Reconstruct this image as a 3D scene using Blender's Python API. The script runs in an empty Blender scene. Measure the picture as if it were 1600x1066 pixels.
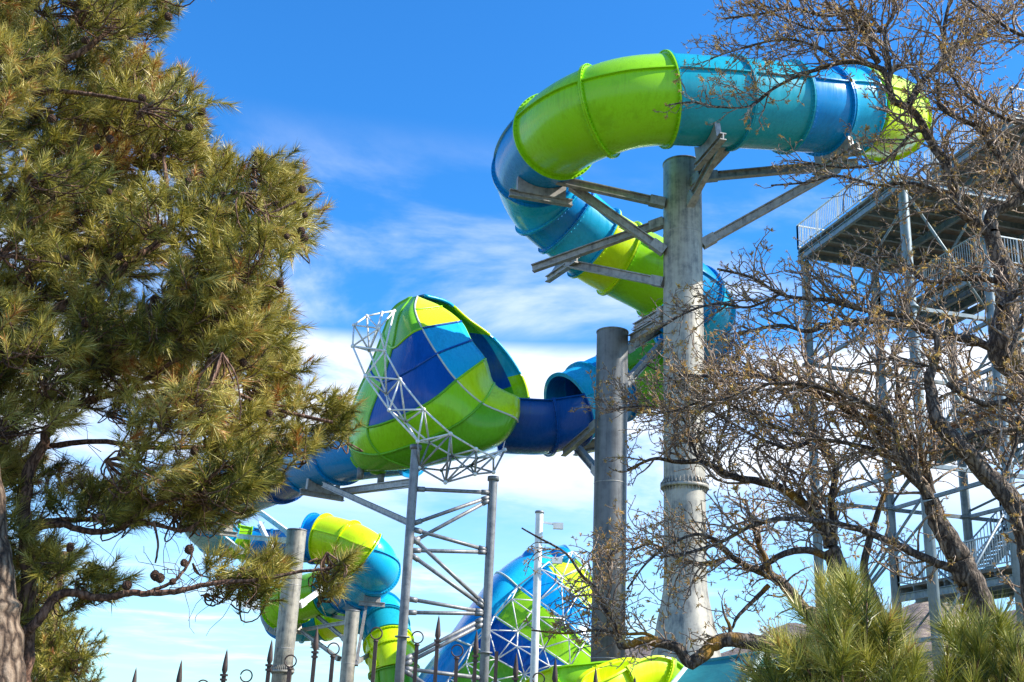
import bpy, math, random
import numpy as np
from mathutils import Vector, Matrix
R_ = math.radians
rng = np.random.default_rng(7)
random.seed(7)
S = bpy.context.scene
COL = S.collection
# ------------------------------------------------------------------ camera
F = 1783.0
PITCH, ROLL = R_(19.1), R_(2.56)
CAM = np.array([0, 0, 1.7])
f_ = np.array([0, math.cos(PITCH), math.sin(PITCH)])
u0 = np.array([0, -math.sin(PITCH), math.cos(PITCH)])
r0 = np.array([1.0, 0, 0])
r_ = math.cos(ROLL) * r0 + math.sin(ROLL) * u0
u_ = -math.sin(ROLL) * r0 + math.cos(ROLL) * u0

def ray(px, py):
    return f_ * F + r_ * (px - 800) - u_ * (py - 533)
def P(px, py, Y):
    d = ray(px, py)
    return CAM + d * (Y / d[1])
def PZ(px, py, z):
    d = ray(px, py)
    return CAM + d * ((z - CAM[2]) / d[2])
def proj(p):
    q = np.asarray(p) - CAM
    z = q @ f_
    return 800 + F * (q @ r_) / z, 533 - F * (q @ u_) / z

cam = bpy.data.cameras.new("camera")
cam.sensor_width = 36
cam.lens = 36 * F / 1600
cam.clip_start = 0.1
cam.clip_end = 6000
co = bpy.data.objects.new("camera", cam)
COL.objects.link(co)
m = Matrix(((r_[0], u_[0], -f_[0], CAM[0]), (r_[1], u_[1], -f_[1], CAM[1]), (r_[2], u_[2], -f_[2], CAM[2]), (0, 0, 0, 1)))
co.matrix_world = m
S.camera = co

# ------------------------------------------------------------------ materials
def mat(name):
    m = bpy.data.materials.new(name)
    m.use_nodes = True
    nt = m.node_tree
    return m, nt, nt.nodes["Principled BSDF"]
def N(nt, t, **kw):
    n = nt.nodes.new(t)
    for k, v in kw.items():
        if k.startswith('i_'):
            n.inputs[k[2:].replace('_', ' ')].default_value = v
        else:
            setattr(n, k, v)
    return n
def ramp(nt, fac, stops):
    r = nt.nodes.new('ShaderNodeValToRGB')
    e = r.color_ramp.elements
    while len(e) < len(stops):
        e.new(0.5)
    for a, (p, c) in zip(e, stops):
        a.position = p
        a.color = (*c, 1) if len(c) == 3 else c
    nt.links.new(fac, r.inputs[0])
    return r
def bump(nt, b, h, s, d=0.02):
    n = N(nt, 'ShaderNodeBump')
    n.inputs['Strength'].default_value = s
    n.inputs['Distance'].default_value = d
    nt.links.new(h, n.inputs['Height'])
    nt.links.new(n.outputs[0], b.inputs['Normal'])
def objco(nt):
    return nt.nodes.new('ShaderNodeTexCoord').outputs['Object']

def gelcoat(name, c, rough=0.22):
    m, nt, b = mat(name)
    tc = objco(nt)
    n = N(nt, 'ShaderNodeTexNoise', i_Scale=0.9, i_Detail=5.0, i_Roughness=0.6)
    nt.links.new(tc, n.inputs['Vector'])
    mp = N(nt, 'ShaderNodeMapping')
    mp.inputs['Scale'].default_value = (6, 6, 0.5)
    nt.links.new(tc, mp.inputs[0])
    n2 = N(nt, 'ShaderNodeTexNoise', i_Scale=1.2, i_Detail=6.0, i_Roughness=0.7)
    nt.links.new(mp.outputs[0], n2.inputs['Vector'])
    mx = N(nt, 'ShaderNodeMath', operation='MULTIPLY')
    nt.links.new(n.outputs[0], mx.inputs[0]); nt.links.new(n2.outputs[0], mx.inputs[1])
    c = np.array(c)
    rp = ramp(nt, mx.outputs[0], [(0.1, tuple(c * 0.76)), (0.25, tuple(c)), (0.45, tuple(c * 0.93))])
    nt.links.new(rp.outputs[0], b.inputs['Base Color'])
    rr = ramp(nt, n2.outputs[0], [(0.3, (rough * .8,) * 3), (0.7, (rough * 1.7,) * 3)])
    nt.links.new(rr.outputs[0], b.inputs['Roughness'])
    b.inputs['Coat Weight'].default_value = 0.2
    b.inputs['Specular IOR Level'].default_value = 0.25
    b.inputs['Coat Roughness'].default_value = 0.12
    bump(nt, b, n.outputs[0], 0.06, 0.05)
    return m
LIME = gelcoat('lime_gelcoat', (.29, .66, .008))
YELL = gelcoat('yellow_green_gelcoat', (.60, .82, .005))
GREEN = gelcoat('green_gelcoat', (.13, .42, .012))
CYAN = gelcoat('cyan_gelcoat', (.012, .42, .72))
TEAL = gelcoat('teal_gelcoat', (.012, .34, .46))
BLUE = gelcoat('blue_gelcoat', (.001, .25, .62))
NAVY = gelcoat('navy_gelcoat', (.001, .075, .36))
DTEAL = gelcoat('dark_teal_gelcoat', (.01, .12, .22))

def steel(name, dark, light, rough=0.5, metal=0.3, sc=2.5):
    m, nt, b = mat(name)
    tc = objco(nt)
    n = N(nt, 'ShaderNodeTexNoise', i_Scale=sc, i_Detail=8.0, i_Roughness=0.68)
    nt.links.new(tc, n.inputs['Vector'])
    mp = N(nt, 'ShaderNodeMapping')
    mp.inputs['Scale'].default_value = (7, 7, 0.35)
    nt.links.new(tc, mp.inputs[0])
    n2 = N(nt, 'ShaderNodeTexNoise', i_Scale=1.0, i_Detail=6.0, i_Roughness=0.7)
    nt.links.new(mp.outputs[0], n2.inputs['Vector'])
    a = N(nt, 'ShaderNodeMix', data_type='FLOAT')
    a.inputs[0].default_value = 0.45
    nt.links.new(n.outputs[0], a.inputs[2]); nt.links.new(n2.outputs[0], a.inputs[3])
    rp = ramp(nt, a.outputs[0], [(0.36, dark), (0.52, light), (0.68, tuple(np.array(light) * 1.25))])
    nt.links.new(rp.outputs[0], b.inputs['Base Color'])
    b.inputs['Roughness'].default_value = rough
    b.inputs['Metallic'].default_value = metal
    bump(nt, b, n.outputs[0], 0.15, 0.02)
    return m
GALV = steel('mottled_galvanised_steel', (.10, .105, .11), (.36, .335, .285))
GALVM = steel('dull_dark_steel', (.07, .075, .085), (.16, .165, .175))  # pillar steel with the slide's shade darkened into its base colour
GALVD = steel('weathered_steel', (.09, .10, .12), (.22, .23, .25), sc=4)
BEAM = steel('bracket_steel', (.12, .12, .13), (.34, .33, .32), sc=5)
RAIL = steel('pale_blue_grey_railing', (.22, .27, .30), (.42, .47, .50), sc=3)
WHITE = steel('white_painted_steel', (.55, .55, .53), (.8, .8, .78), rough=.45, metal=0, sc=3)
TOWER = steel('blue_grey_steel', (.09, .13, .165), (.21, .265, .30), sc=3)
IRON = steel('rusty_wrought_iron', (.028, .022, .022), (.075, .05, .045), rough=.7, metal=.2, sc=14)
DECK = steel('grey_deck_panel', (.10, .09, .075), (.22, .20, .17), rough=.8, metal=0, sc=2)
WOODD = steel('orange_brown_plank', (.22, .08, .035), (.42, .17, .07), rough=.8, metal=0, sc=3)

def bark(name, c1, c2, c3, sc=9, bs=0.8, moss=None):
    m, nt, b = mat(name)
    tc = objco(nt)
    mp = N(nt, 'ShaderNodeMapping')
    mp.inputs['Scale'].default_value = (1, 1, 0.35)
    nt.links.new(tc, mp.inputs[0])
    v = N(nt, 'ShaderNodeTexVoronoi', feature='DISTANCE_TO_EDGE')
    v.inputs['Scale'].default_value = sc
    n0 = N(nt, 'ShaderNodeTexNoise', i_Scale=sc * 0.8, i_Detail=6.0)
    nt.links.new(mp.outputs[0], n0.inputs['Vector'])
    av = N(nt, 'ShaderNodeVectorMath', operation='ADD')
    sv = N(nt, 'ShaderNodeVectorMath', operation='SCALE'); sv.inputs['Scale'].default_value = 0.12
    nt.links.new(n0.outputs['Color'], sv.inputs[0])
    nt.links.new(mp.outputs[0], av.inputs[0]); nt.links.new(sv.outputs[0], av.inputs[1])
    nt.links.new(av.outputs[0], v.inputs['Vector'])
    n = N(nt, 'ShaderNodeTexNoise', i_Scale=sc * 3.0, i_Detail=6.0, i_Roughness=0.7)
    nt.links.new(tc, n.inputs['Vector'])
    mu = N(nt, 'ShaderNodeMath', operation='MULTIPLY'); mu.inputs[1].default_value = 2.2
    nt.links.new(v.outputs[0], mu.inputs[0])
    ad = N(nt, 'ShaderNodeMath', operation='ADD')
    nt.links.new(mu.outputs[0], ad.inputs[0])
    sb = N(nt, 'ShaderNodeMath', operation='MULTIPLY_ADD'); sb.inputs[1].default_value = .8; sb.inputs[2].default_value = -.25
    nt.links.new(n.outputs[0], sb.inputs[0]); nt.links.new(sb.outputs[0], ad.inputs[1])
    rp = ramp(nt, ad.outputs[0], [(0.08, c1), (0.35, c2), (0.8, c3)])
    out = rp.outputs[0]
    if moss:
        n3 = N(nt, 'ShaderNodeTexNoise', i_Scale=3.0, i_Detail=5.0)
        nt.links.new(tc, n3.inputs['Vector'])
        rm = ramp(nt, n3.outputs[0], [(moss[1], (0, 0, 0)), (moss[1] + .08, (1, 1, 1))])
        mx = N(nt, 'ShaderNodeMix', data_type='RGBA')
        nt.links.new(rm.outputs[0], mx.inputs[0]); nt.links.new(out, mx.inputs[6])
        mx.inputs[7].default_value = (*moss[0], 1)
        out = mx.outputs[2]
    nt.links.new(out, b.inputs['Base Color'])
    b.inputs['Roughness'].default_value = .9
    bump(nt, b, ad.outputs[0], bs, 0.02)
    return m
BARK = bark('grey_brown_bark', (.02, .014, .012), (.075, .055, .043), (.22, .175, .14), sc=20, moss=((.24, .15, .03), .64))
MOSSB = bark('mossy_bark', (.02, .014, .012), (.075, .055, .043), (.2, .16, .13), sc=20, moss=((.30, .16, .02), .55))
TWIG = bark('twig_bark', (.06, .04, .03), (.25, .18, .135), (.48, .38, .30), sc=20, bs=.2)
PBARK = bark('furrowed_pine_bark', (.015, .009, .007), (.10, .065, .045), (.28, .21, .155), sc=11, bs=1.0)
PLIMB = bark('red_brown_pine_bark', (.02, .01, .008), (.11, .055, .035), (.24, .14, .10), sc=18, bs=.6)
CONE = bark('pine_cone_scales', (.02, .008, .005), (.09, .04, .025), (.2, .11, .07), sc=45, bs=1.0)

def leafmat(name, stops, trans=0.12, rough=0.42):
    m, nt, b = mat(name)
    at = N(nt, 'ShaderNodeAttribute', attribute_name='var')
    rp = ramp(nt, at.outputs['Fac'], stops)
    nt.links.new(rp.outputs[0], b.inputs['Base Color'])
    b.inputs['Roughness'].default_value = rough
    tr = N(nt, 'ShaderNodeBsdfTranslucent')
    nt.links.new(rp.outputs[0], tr.inputs[0])
    mx = N(nt, 'ShaderNodeMixShader'); mx.inputs[0].default_value = trans
    nt.links.new(b.outputs[0], mx.inputs[1]); nt.links.new(tr.outputs[0], mx.inputs[2])
    nt.links.new(mx.outputs[0], nt.nodes['Material Output'].inputs[0])
    return m
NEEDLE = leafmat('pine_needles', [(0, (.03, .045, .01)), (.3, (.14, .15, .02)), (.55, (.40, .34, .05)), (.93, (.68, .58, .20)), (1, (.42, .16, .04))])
NEEDLEB = leafmat('fresh_pine_needles', [(0, (.03, .06, .012)), (.3, (.14, .17, .02)), (.6, (.42, .40, .06)), (.9, (.72, .64, .22)), (1, (.45, .25, .08))])
BUD = leafmat('tan_blossom', [(0, (.3, .16, .05)), (.5, (.5, .31, .10)), (1, (.6, .46, .14))], .3, .7)

def fabric(name, c):
    m, nt, b = mat(name)
    tc = objco(nt)
    n = N(nt, 'ShaderNodeTexNoise', i_Scale=1.5, i_Detail=4.0)
    nt.links.new(tc, n.inputs['Vector'])
    c = np.array(c)
    rp = ramp(nt, n.outputs[0], [(.3, tuple(c * .75)), (.7, tuple(c))])
    nt.links.new(rp.outputs[0], b.inputs['Base Color'])
    b.inputs['Roughness'].default_value = .7
    bump(nt, b, n.outputs[0], .4, .1)
    return m
CANOPY = fabric('teal_canopy_fabric', (.012, .24, .25))
TRIM = fabric('pale_canopy_trim', (.55, .68, .68))
def groundmat():
    m, nt, b = mat('dry_grass_ground')
    tc = objco(nt)
    n = N(nt, 'ShaderNodeTexNoise', i_Scale=.35, i_Detail=10.0, i_Roughness=.7)
    nt.links.new(tc, n.inputs['Vector'])
    rp = ramp(nt, n.outputs[0], [(.35, (.05, .06, .025)), (.5, (.12, .11, .05)), (.65, (.2, .17, .1))])
    nt.links.new(rp.outputs[0], b.inputs['Base Color']); b.inputs['Roughness'].default_value = .95
    bump(nt, b, n.outputs[0], .5, .1)
    return m
def hillmat():
    m, nt, b = mat('dry_hillside')
    tc = objco(nt)
    n = N(nt, 'ShaderNodeTexNoise', i_Scale=.02, i_Detail=12.0, i_Roughness=.72)
    nt.links.new(tc, n.inputs['Vector'])
    n2 = N(nt, 'ShaderNodeTexNoise', i_Scale=.2, i_Detail=8.0, i_Roughness=.75)
    nt.links.new(tc, n2.inputs['Vector'])
    mu = N(nt, 'ShaderNodeMath', operation='MULTIPLY'); nt.links.new(n.outputs[0], mu.inputs[0]); nt.links.new(n2.outputs[0], mu.inputs[1])
    rp = ramp(nt, mu.outputs[0], [(.18, (.10, .075, .085)), (.26, (.22, .165, .13)), (.36, (.36, .28, .2))])
    nt.links.new(rp.outputs[0], b.inputs['Base Color']); b.inputs['Roughness'].default_value = .95
    bump(nt, b, n2.outputs[0], .6, 3)
    return m

# ------------------------------------------------------------------ object helpers
GROUPS = {'tube_slide': 'tube slides', 'open_slide': 'low open chutes', 'support_pillar': 'steel pillars holding the slides', 'space_frame': 'space frames', 'canopy': 'teal canopies',
          'iron_fence': 'iron fences', 'bare_tree': 'bare trees', 'pine_tree': 'pine trees', 'pine_sapling': 'pine saplings'}
def empty(name, loc, label, cat, group=None):
    group = group or GROUPS.get(name)
    o = bpy.data.objects.new(name, None)
    o.empty_display_size = .3
    o.location = tuple(loc)
    COL.objects.link(o)
    o['label'] = label; o['category'] = cat
    if group: o['group'] = group
    return o
class MB:
    """collects verts / faces for ONE mesh object"""
    def __init__(s):
        s.v = []; s.f = []; s.mi = []; s.n = 0; s.sm = []
    def add(s, v, f, mi=0, smooth=True):
        s.v.append(np.asarray(v, float).reshape(-1, 3))
        for q in f:
            s.f.append(tuple(i + s.n for i in q)); s.mi.append(mi); s.sm.append(smooth)
        s.n += len(s.v[-1])
    def build(s, name, mats, parent=None):
        me = bpy.data.meshes.new(name)
        v = np.concatenate(s.v) if s.v else np.zeros((0, 3))
        if parent is not None:
            v = v - np.array(parent.matrix_world.translation if parent.parent else parent.location)
            if parent.parent:
                pass
        me.from_pydata(v.tolist(), [], s.f)
        if not isinstance(mats, (list, tuple)): mats = [mats]
        for k in mats: me.materials.append(k)
        me.polygons.foreach_set('material_index', s.mi)
        me.polygons.foreach_set('use_smooth', s.sm)
        me.update()
        o = bpy.data.objects.new(name, me)
        COL.objects.link(o)
        if parent is not None: o.parent = parent
        return o
    # primitives
    def tube(s, pts, rad, k=8, caps=True, mi=0, smooth=True):
        pts = np.asarray(pts, float); n = len(pts)
        rad = np.broadcast_to(np.asarray(rad, float), (n,))
        T = np.gradient(pts, axis=0); T /= np.linalg.norm(T, axis=1)[:, None] + 1e-12
        ref = np.array([0, 0, 1.0]) if abs(T[:, 2]).mean() < .85 else np.array([1.0, 0, 0])
        A = np.cross(T, ref); A /= np.linalg.norm(A, axis=1)[:, None] + 1e-12
        for i in range(1, n):
            if A[i] @ A[i - 1] < 0: A[i] = -A[i]
        B = np.cross(T, A)
        a = np.arange(k) * 2 * math.pi / k
        v = pts[:, None] + rad[:, None, None] * (np.cos(a)[None, :, None] * A[:, None] + np.sin(a)[None, :, None] * B[:, None])
        f = []
        for i in range(n - 1):
            for j in range(k):
                j2 = (j + 1) % k
                f.append((i * k + j, i * k + j2, (i + 1) * k + j2, (i + 1) * k + j))
        if caps:
            f.append(tuple(range(k))[::-1]); f.append(tuple((n - 1) * k + j for j in range(k)))
        s.add(v, f, mi, smooth)
    def beam(s, a, b, w, h, mi=0):
        a = np.asarray(a, float); b = np.asarray(b, float)
        t = b - a; t /= np.linalg.norm(t)
        ref = np.array([0, 0, 1.0]) if abs(t[2]) < .95 else np.array([0, 1.0, 0])
        x = np.cross(t, ref); x /= np.linalg.norm(x); y = np.cross(x, t)
        v = []
        for p in (a, b):
            for sx, sy in ((-1, -1), (1, -1), (1, 1), (-1, 1)):
                v.append(p + x * sx * w / 2 + y * sy * h / 2)
        s.add(v, [(0, 1, 2, 3), (7, 6, 5, 4), (0, 4, 5, 1), (1, 5, 6, 2), (2, 6, 7, 3), (3, 7, 4, 0)], mi, False)
    def ibeam(s, a, b, w, h, t=.02, mi=0):
        a = np.asarray(a, float); b = np.asarray(b, float)
        d = b - a; d /= np.linalg.norm(d)
        ref = np.array([0, 0, 1.0]) if abs(d[2]) < .95 else np.array([0, 1.0, 0])
        x = np.cross(d, ref); x /= np.linalg.norm(x); y = np.cross(x, d)
        s.beam(a + y * h / 2, b + y * h / 2, w, t, mi); s.beam(a - y * h / 2, b - y * h / 2, w, t, mi)
        s.beam(a, b, t, h - t - .002, mi)
    def box(s, c, sx, sy, sz, mi=0):
        c = np.asarray(c, float)
        v = [c + np.array([a * sx / 2, b * sy / 2, d * sz / 2]) for d in (-1, 1) for b in (-1, 1) for a in (-1, 1)]
        s.add(v, [(0, 2, 3, 1), (4, 5, 7, 6), (0, 1, 5, 4), (2, 6, 7, 3), (0, 4, 6, 2), (1, 3, 7, 5)], mi, False)
    def lathe(s, c, prof, k=48, mi=0):
        c = np.asarray(c, float); a = np.arange(k) * 2 * math.pi / k
        v = [(c[0] + r * math.cos(t), c[1] + r * math.sin(t), z) for r, z in prof for t in a]
        f = []
        for i in range(len(prof) - 1):
            for j in range(k):
                j2 = (j + 1) % k
                f.append((i * k + j, i * k + j2, (i + 1) * k + j2, (i + 1) * k + j))
        s.add(v, f, mi, True)
    def ball(s, c, r, k=8, mi=0, squash=1.0):
        prof = [(max(r * math.sin(t), 1e-4), c[2] + squash * r * -math.cos(t)) for t in np.linspace(0, math.pi, k // 2 + 2)]
        s.lathe(c, prof, k, mi)

def catmull(P_, n):
    """P_ (k,3) control -> dense points, n per span; also returns control index of each"""
    P_ = np.asarray(P_, float)
    E = np.vstack([2 * P_[0] - P_[1], P_, 2 * P_[-1] - P_[-2]])
    out = []; idx = []
    for i in range(len(P_) - 1):
        p0, p1, p2, p3 = E[i:i + 4]
        for t in np.arange(n) / n:
            out.append(.5 * ((2 * p1) + (-p0 + p2) * t + (2 * p0 - 5 * p1 + 4 * p2 - p3) * t * t + (-p0 + 3 * p1 - 3 * p2 + p3) * t ** 3))
            idx.append(i + t)
    out.append(P_[-1]); idx.append(len(P_) - 1)
    return np.array(out), np.array(idx)

# ------------------------------------------------------------------ slides
def frames(C):
    T = np.gradient(C, axis=0); T /= np.linalg.norm(T, axis=1)[:, None]
    side = []; prev = None
    for t in T:
        s = np.cross(t, (0, 0, 1)); w = np.linalg.norm(s)
        if prev is None: s = s / w
        else:
            pt = prev - t * (prev @ t); pt /= np.linalg.norm(pt)
            if w > .35:
                s = s / w
                if s @ pt < 0 and w < .6: s = pt
                s = pt * .6 + s * .4
            else: s = pt
            s /= np.linalg.norm(s)
        side.append(s); prev = s
    side = np.array(side); up = np.cross(side, T)
    return T, side, up

def make_slide(name, ctrl, R, secs, label, cat, open_top=()):
    """secs: list of (ctrl_index_start, ctrl_index_end, material, a0, a1) angles in degrees; full = (0,360)"""
    C0 = np.array([P(*c[:3]) for c in ctrl])
    C, idx = catmull(C0, 16)
    T, side, up = frames(C)
    root = empty(name, (C[0][0], C[0][1], 0), label, cat)
    for (i0, i1, m, a0, a1) in secs:
        sel = np.where((idx >= i0 - 1e-6) & (idx <= i1 + 1e-6))[0]
        if len(sel) < 2: continue
        full = (a1 - a0) >= 359.9
        k = 56 if full else int(56 * (a1 - a0) / 360) + 1
        ang = np.radians(np.linspace(a0, a1, k + 1 if full else k))
        if full: ang = ang[:-1]
        kk = len(ang)
        mb = MB()
        def ringp(i, r):
            return C[i][None] + r * (np.cos(ang)[:, None] * side[i] + np.sin(ang)[:, None] * up[i])
        v = []
        for i in sel: v.append(ringp(i, R))
        for i in sel: v.append(ringp(i, R - .035))
        n = len(sel); f = []
        rngk = range(kk) if full else range(kk - 1)
        for i in range(n - 1):
            for j in rngk:
                j2 = (j + 1) % kk
                f.append((i * kk + j, i * kk + j2, (i + 1) * kk + j2, (i + 1) * kk + j))
                o = n * kk
                f.append((o + i * kk + j2, o + i * kk + j, o + (i + 1) * kk + j, o + (i + 1) * kk + j2))
        for e in (0, n - 1):
            for j in rngk:
                j2 = (j + 1) % kk
                f.append((e * kk + j, e * kk + j2, (n + e) * kk + j2, (n + e) * kk + j))
        if not full:
            for j in (0, kk - 1):
                for i in range(n - 1):
                    f.append((i * kk + j, (i + 1) * kk + j, (n + i + 1) * kk + j, (n + i) * kk + j))
        mb.add(np.array(v), f)
        # side seam fins joining the upper and lower half shells
        fins = [R_(12), R_(168)] if full else [ang[0] + .04, ang[-1] - .04]
        for a in fins:
            vv = []
            for i in sel:
                d = math.cos(a) * side[i] + math.sin(a) * up[i]
                q = -math.sin(a) * side[i] + math.cos(a) * up[i]
                for rr, tt in ((R - .005, -.022), (R + .085, -.022), (R + .085, .022), (R - .005, .022)):
                    vv.append(C[i] + d * rr + q * tt)
            ff = []
            for i in range(n - 1):
                for j in range(4):
                    j2 = (j + 1) % 4
                    ff.append((i * 4 + j, i * 4 + j2, (i + 1) * 4 + j2, (i + 1) * 4 + j))
            ff += [(3, 2, 1, 0), tuple((n - 1) * 4 + j for j in range(4))]
            mb.add(np.array(vv), ff, 0, False)
        sec = mb.build('tube_section' if full else 'open_trough', m, root)
        # flange at the section ends
        for e, sg in ((0, 1), (n - 1, -1)):
            fl = MB()
            i = sel[e]
            vv = []
            prof = ((R - .01, 0.004), (R + .115, 0.004), (R + .115, .05), (R - .01, .05))
            for rr, tt in prof:
                vv.append(C[i][None] + T[i] * tt * sg + rr * (np.cos(ang)[:, None] * side[i] + np.sin(ang)[:, None] * up[i]))
            ff = []
            for a in range(4):
                b = (a + 1) % 4
                for j in rngk:
                    j2 = (j + 1) % kk
                    ff.append((a * kk + j, a * kk + j2, b * kk + j2, b * kk + j))
            fl.add(np.array(vv), ff, 0, False)
            for a in ang[::1]:
                d = math.cos(a) * side[i] + math.sin(a) * up[i]
                c = C[i] + d * (R + .075) + T[i] * sg * .05
                fl.beam(c - T[i] * sg * .002, c + T[i] * sg * .03, .035, .035)
            fo = fl.build('flange', m, root)
    return root, C, idx, T, side, up

ctrlA = [(1430, 200, 39), (1392, 190, 36.6), (1378, 180, 34.8), (1340, 174, 33.4), (1292, 172, 32.8), (1258, 170, 32.4), (1200, 165, 31.9), (1143, 161, 31.4), (1090, 158, 31.1), (1040, 156, 30.9),
         (985, 161, 30.8), (938, 174, 31), (900, 191, 31.7), (868, 213, 32.9), (845, 240, 34.2), (836, 266, 35.3), (842, 293, 36.3), (858, 320, 36.9),
         (886, 345, 37.3), (928, 380, 37.8), (968, 404, 38.3), (1022, 432, 38.7), (1062, 458, 39.3), (1084, 484, 40.3), (1090, 512, 41.6), (1078, 543, 42.8),
         (1050, 568, 43.5), (1012, 586, 43.6), (962, 603, 43.4), (922, 622, 42.8), (888, 641, 42.2), (850, 652, 41.9), (812, 652, 41.7), (785, 650, 41.6)]
U = 360
secA = [(1.2, 3.2, YELL, 0, U), (3.2, 4.2, CYAN, 0, U), (4.2, 5.5, BLUE, 0, U), (5.5, 7, TEAL, 0, U), (7, 9, TEAL, 0, U), (9, 11, LIME, 0, U), (11, 13, LIME, 0, U),
        (13, 15, BLUE, 0, U), (15, 17, CYAN, 0, U), (17, 18, BLUE, 0, U), (18, 19, CYAN, 0, U), (19, 20, YELL, 0, U), (20, 21.3, LIME, 0, U), (21.3, 22.4, BLUE, 0, U), (22.4, 23.3, CYAN, 0, U),
        (23.3, 24.2, BLUE, 0, U), (24.2, 25.2, CYAN, 0, U), (25.2, 26.2, TEAL, 0, U), (26.2, 28, GREEN, 0, U), (28, 29, BLUE, 0, U), (29, 30, CYAN, 0, U), (30, 31, NAVY, 165, 375), (31, 33, NAVY, 165, 375)]
slA = make_slide('tube_slide', ctrlA, 1.40, secA, 'huge green and blue enclosed tube slide that loops high round the tall steel pillar', 'water slide')

ctrlB = [(640, 690, 41.5), (560, 700, 43), (510, 712, 45), (455, 733, 48), (400, 755, 51), (345, 780, 54), (322, 806, 57), (340, 828, 59.5), (385, 838, 60.5), (430, 843, 60.8), (478, 842, 60.6), (505, 842, 60.2),
         (543, 852, 59.6), (570, 867, 59.4), (586, 886, 60.2), (578, 904, 61.8), (552, 917, 63.4), (520, 924, 64.6), (484, 931, 65.5), (452, 943, 66.5), (440, 957, 68), (455, 968, 69.5), (492, 968, 70), (532, 961, 69.2), (566, 955, 67),
         (590, 958, 64.8), (600, 975, 63), (606, 1000, 62), (610, 1022, 61.5), (615, 1045, 61.2), (618, 1075, 61), (620, 1110, 60.8)]
secB = [(0, 1.5, BLUE, 0, U), (1.5, 2.5, BLUE, 0, U), (2.5, 3.3, NAVY, 0, U), (3.3, 4.4, BLUE, 0, U), (4.4, 5.6, CYAN, 0, U), (5.6, 7, CYAN, 180, 360), (7, 8, LIME, 165, 375), (8, 9, BLUE, 165, 375), (9, 10.4, BLUE, 165, 375), (10.4, 11, BLUE, 0, U),
        (11, 12, YELL, 0, U), (12, 13, YELL, 0, U), (13, 14.3, CYAN, 0, U), (14.3, 15.6, CYAN, 0, U), (15.6, 16.4, BLUE, 0, U), (16.4, 17.2, TEAL, 0, U), (17.2, 18.6, LIME, 0, U), (18.6, 19.5, LIME, 0, U), (19.5, 20.6, BLUE, 0, U),
        (20.6, 21.5, CYAN, 0, U), (21.5, 22.4, TEAL, 0, U), (22.4, 23.2, YELL, 0, U), (23.2, 24.3, YELL, 0, U), (24.3, 25.3, CYAN, 0, U), (25.3, 26.2, CYAN, 0, U), (26.2, 27.2, TEAL, 0, U), (27.2, 28, YELL, 0, U), (28, 29.2, YELL, 0, U), (29.2, 30.2, GREEN, 0, U), (30.2, 31, GREEN, 0, U)]
slB = make_slide('tube_slide', ctrlB, 1.24, secB, 'blue and lime coiled tube slide twisting down behind the two short pillars', 'water slide')

# small open lime chutes low behind the bare trees
ctrlD = [(820, 1125, 33), (850, 1094, 32), (885, 1069, 31.5), (930, 1060, 31.5), (980, 1060, 31.5), (1030, 1074, 31), (1060, 1102, 30)]
make_slide('open_slide', ctrlD, .72, [(0, 2, YELL, 150, 390), (2, 4, LIME, 150, 390), (4, 6, GREEN, 150, 390)], 'low lime open chute arching between the white post and the grey pillar', 'water slide')
ctrlE = [(920, 1125, 27), (935, 1085, 27), (962, 1064, 27.3), (995, 1051, 27.6), (1022, 1053, 27.8), (1040, 1076, 28), (1050, 1110, 28)]
make_slide('open_slide', ctrlE, .62, [(0, 2, YELL, 150, 390), (2, 4, YELL, 150, 390), (4, 6, LIME, 150, 390)], 'bright yellow green chute bending below the mossy limb beside teal canopy', 'water slide')

# ------------------------------------------------------------------ bowl (scoop)
def surf(grid, n):
    """grid (v,u,3) -> dense (V,U,3) and index arrays"""
    G = np.asarray(grid, float)
    rows = [catmull(r, n)[0] for r in G]
    A = np.array(rows)
    cols = [catmull(A[:, j], n)[0] for j in range(A.shape[1])]
    return np.array(cols).transpose(1, 0, 2)
def shell(mb, D, n, matf, th=.06):
    """two-sided shell with thickness; matf(cell_v, cell_u) -> material slot"""
    V, Uq, _ = D.shape
    du = np.gradient(D, axis=1); dv = np.gradient(D, axis=0)
    nr = np.cross(du, dv); nr /= np.linalg.norm(nr, axis=2)[..., None] + 1e-9
    out = D.reshape(-1, 3); inn = (D + nr * th).reshape(-1, 3)
    v = np.vstack([out, inn]); o = len(out)
    for i in range(V - 1):
        for j in range(Uq - 1):
            a, b, c, d = i * Uq + j, i * Uq + j + 1, (i + 1) * Uq + j + 1, (i + 1) * Uq + j
            mi = matf((i + .5) / n, (j + .5) / n)
            mb.f += [(a, b, c, d), (o + d, o + c, o + b, o + a)]
            mb.mi += [mi, mi]; mb.sm += [True, True]
    for i in range(V - 1):
        for j in (0, Uq - 1):
            a, d = i * Uq + j, (i + 1) * Uq + j
            mb.f.append((a, d, o + d, o + a)); mb.mi.append(matf((i + .5) / n, 0 if j == 0 else Uq / n)); mb.sm.append(False)
    for j in range(Uq - 1):
        for i in (0, V - 1):
            a, d = i * Uq + j, i * Uq + j + 1
            mb.f.append((a, d, o + d, o + a)); mb.mi.append(matf(0 if i == 0 else (V / n), (j + .5) / n)); mb.sm.append(False)
    mb.v.append(v); mb.n += len(v)
    return nr
def yb(y): return 42 + (y - 38) * .8
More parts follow.
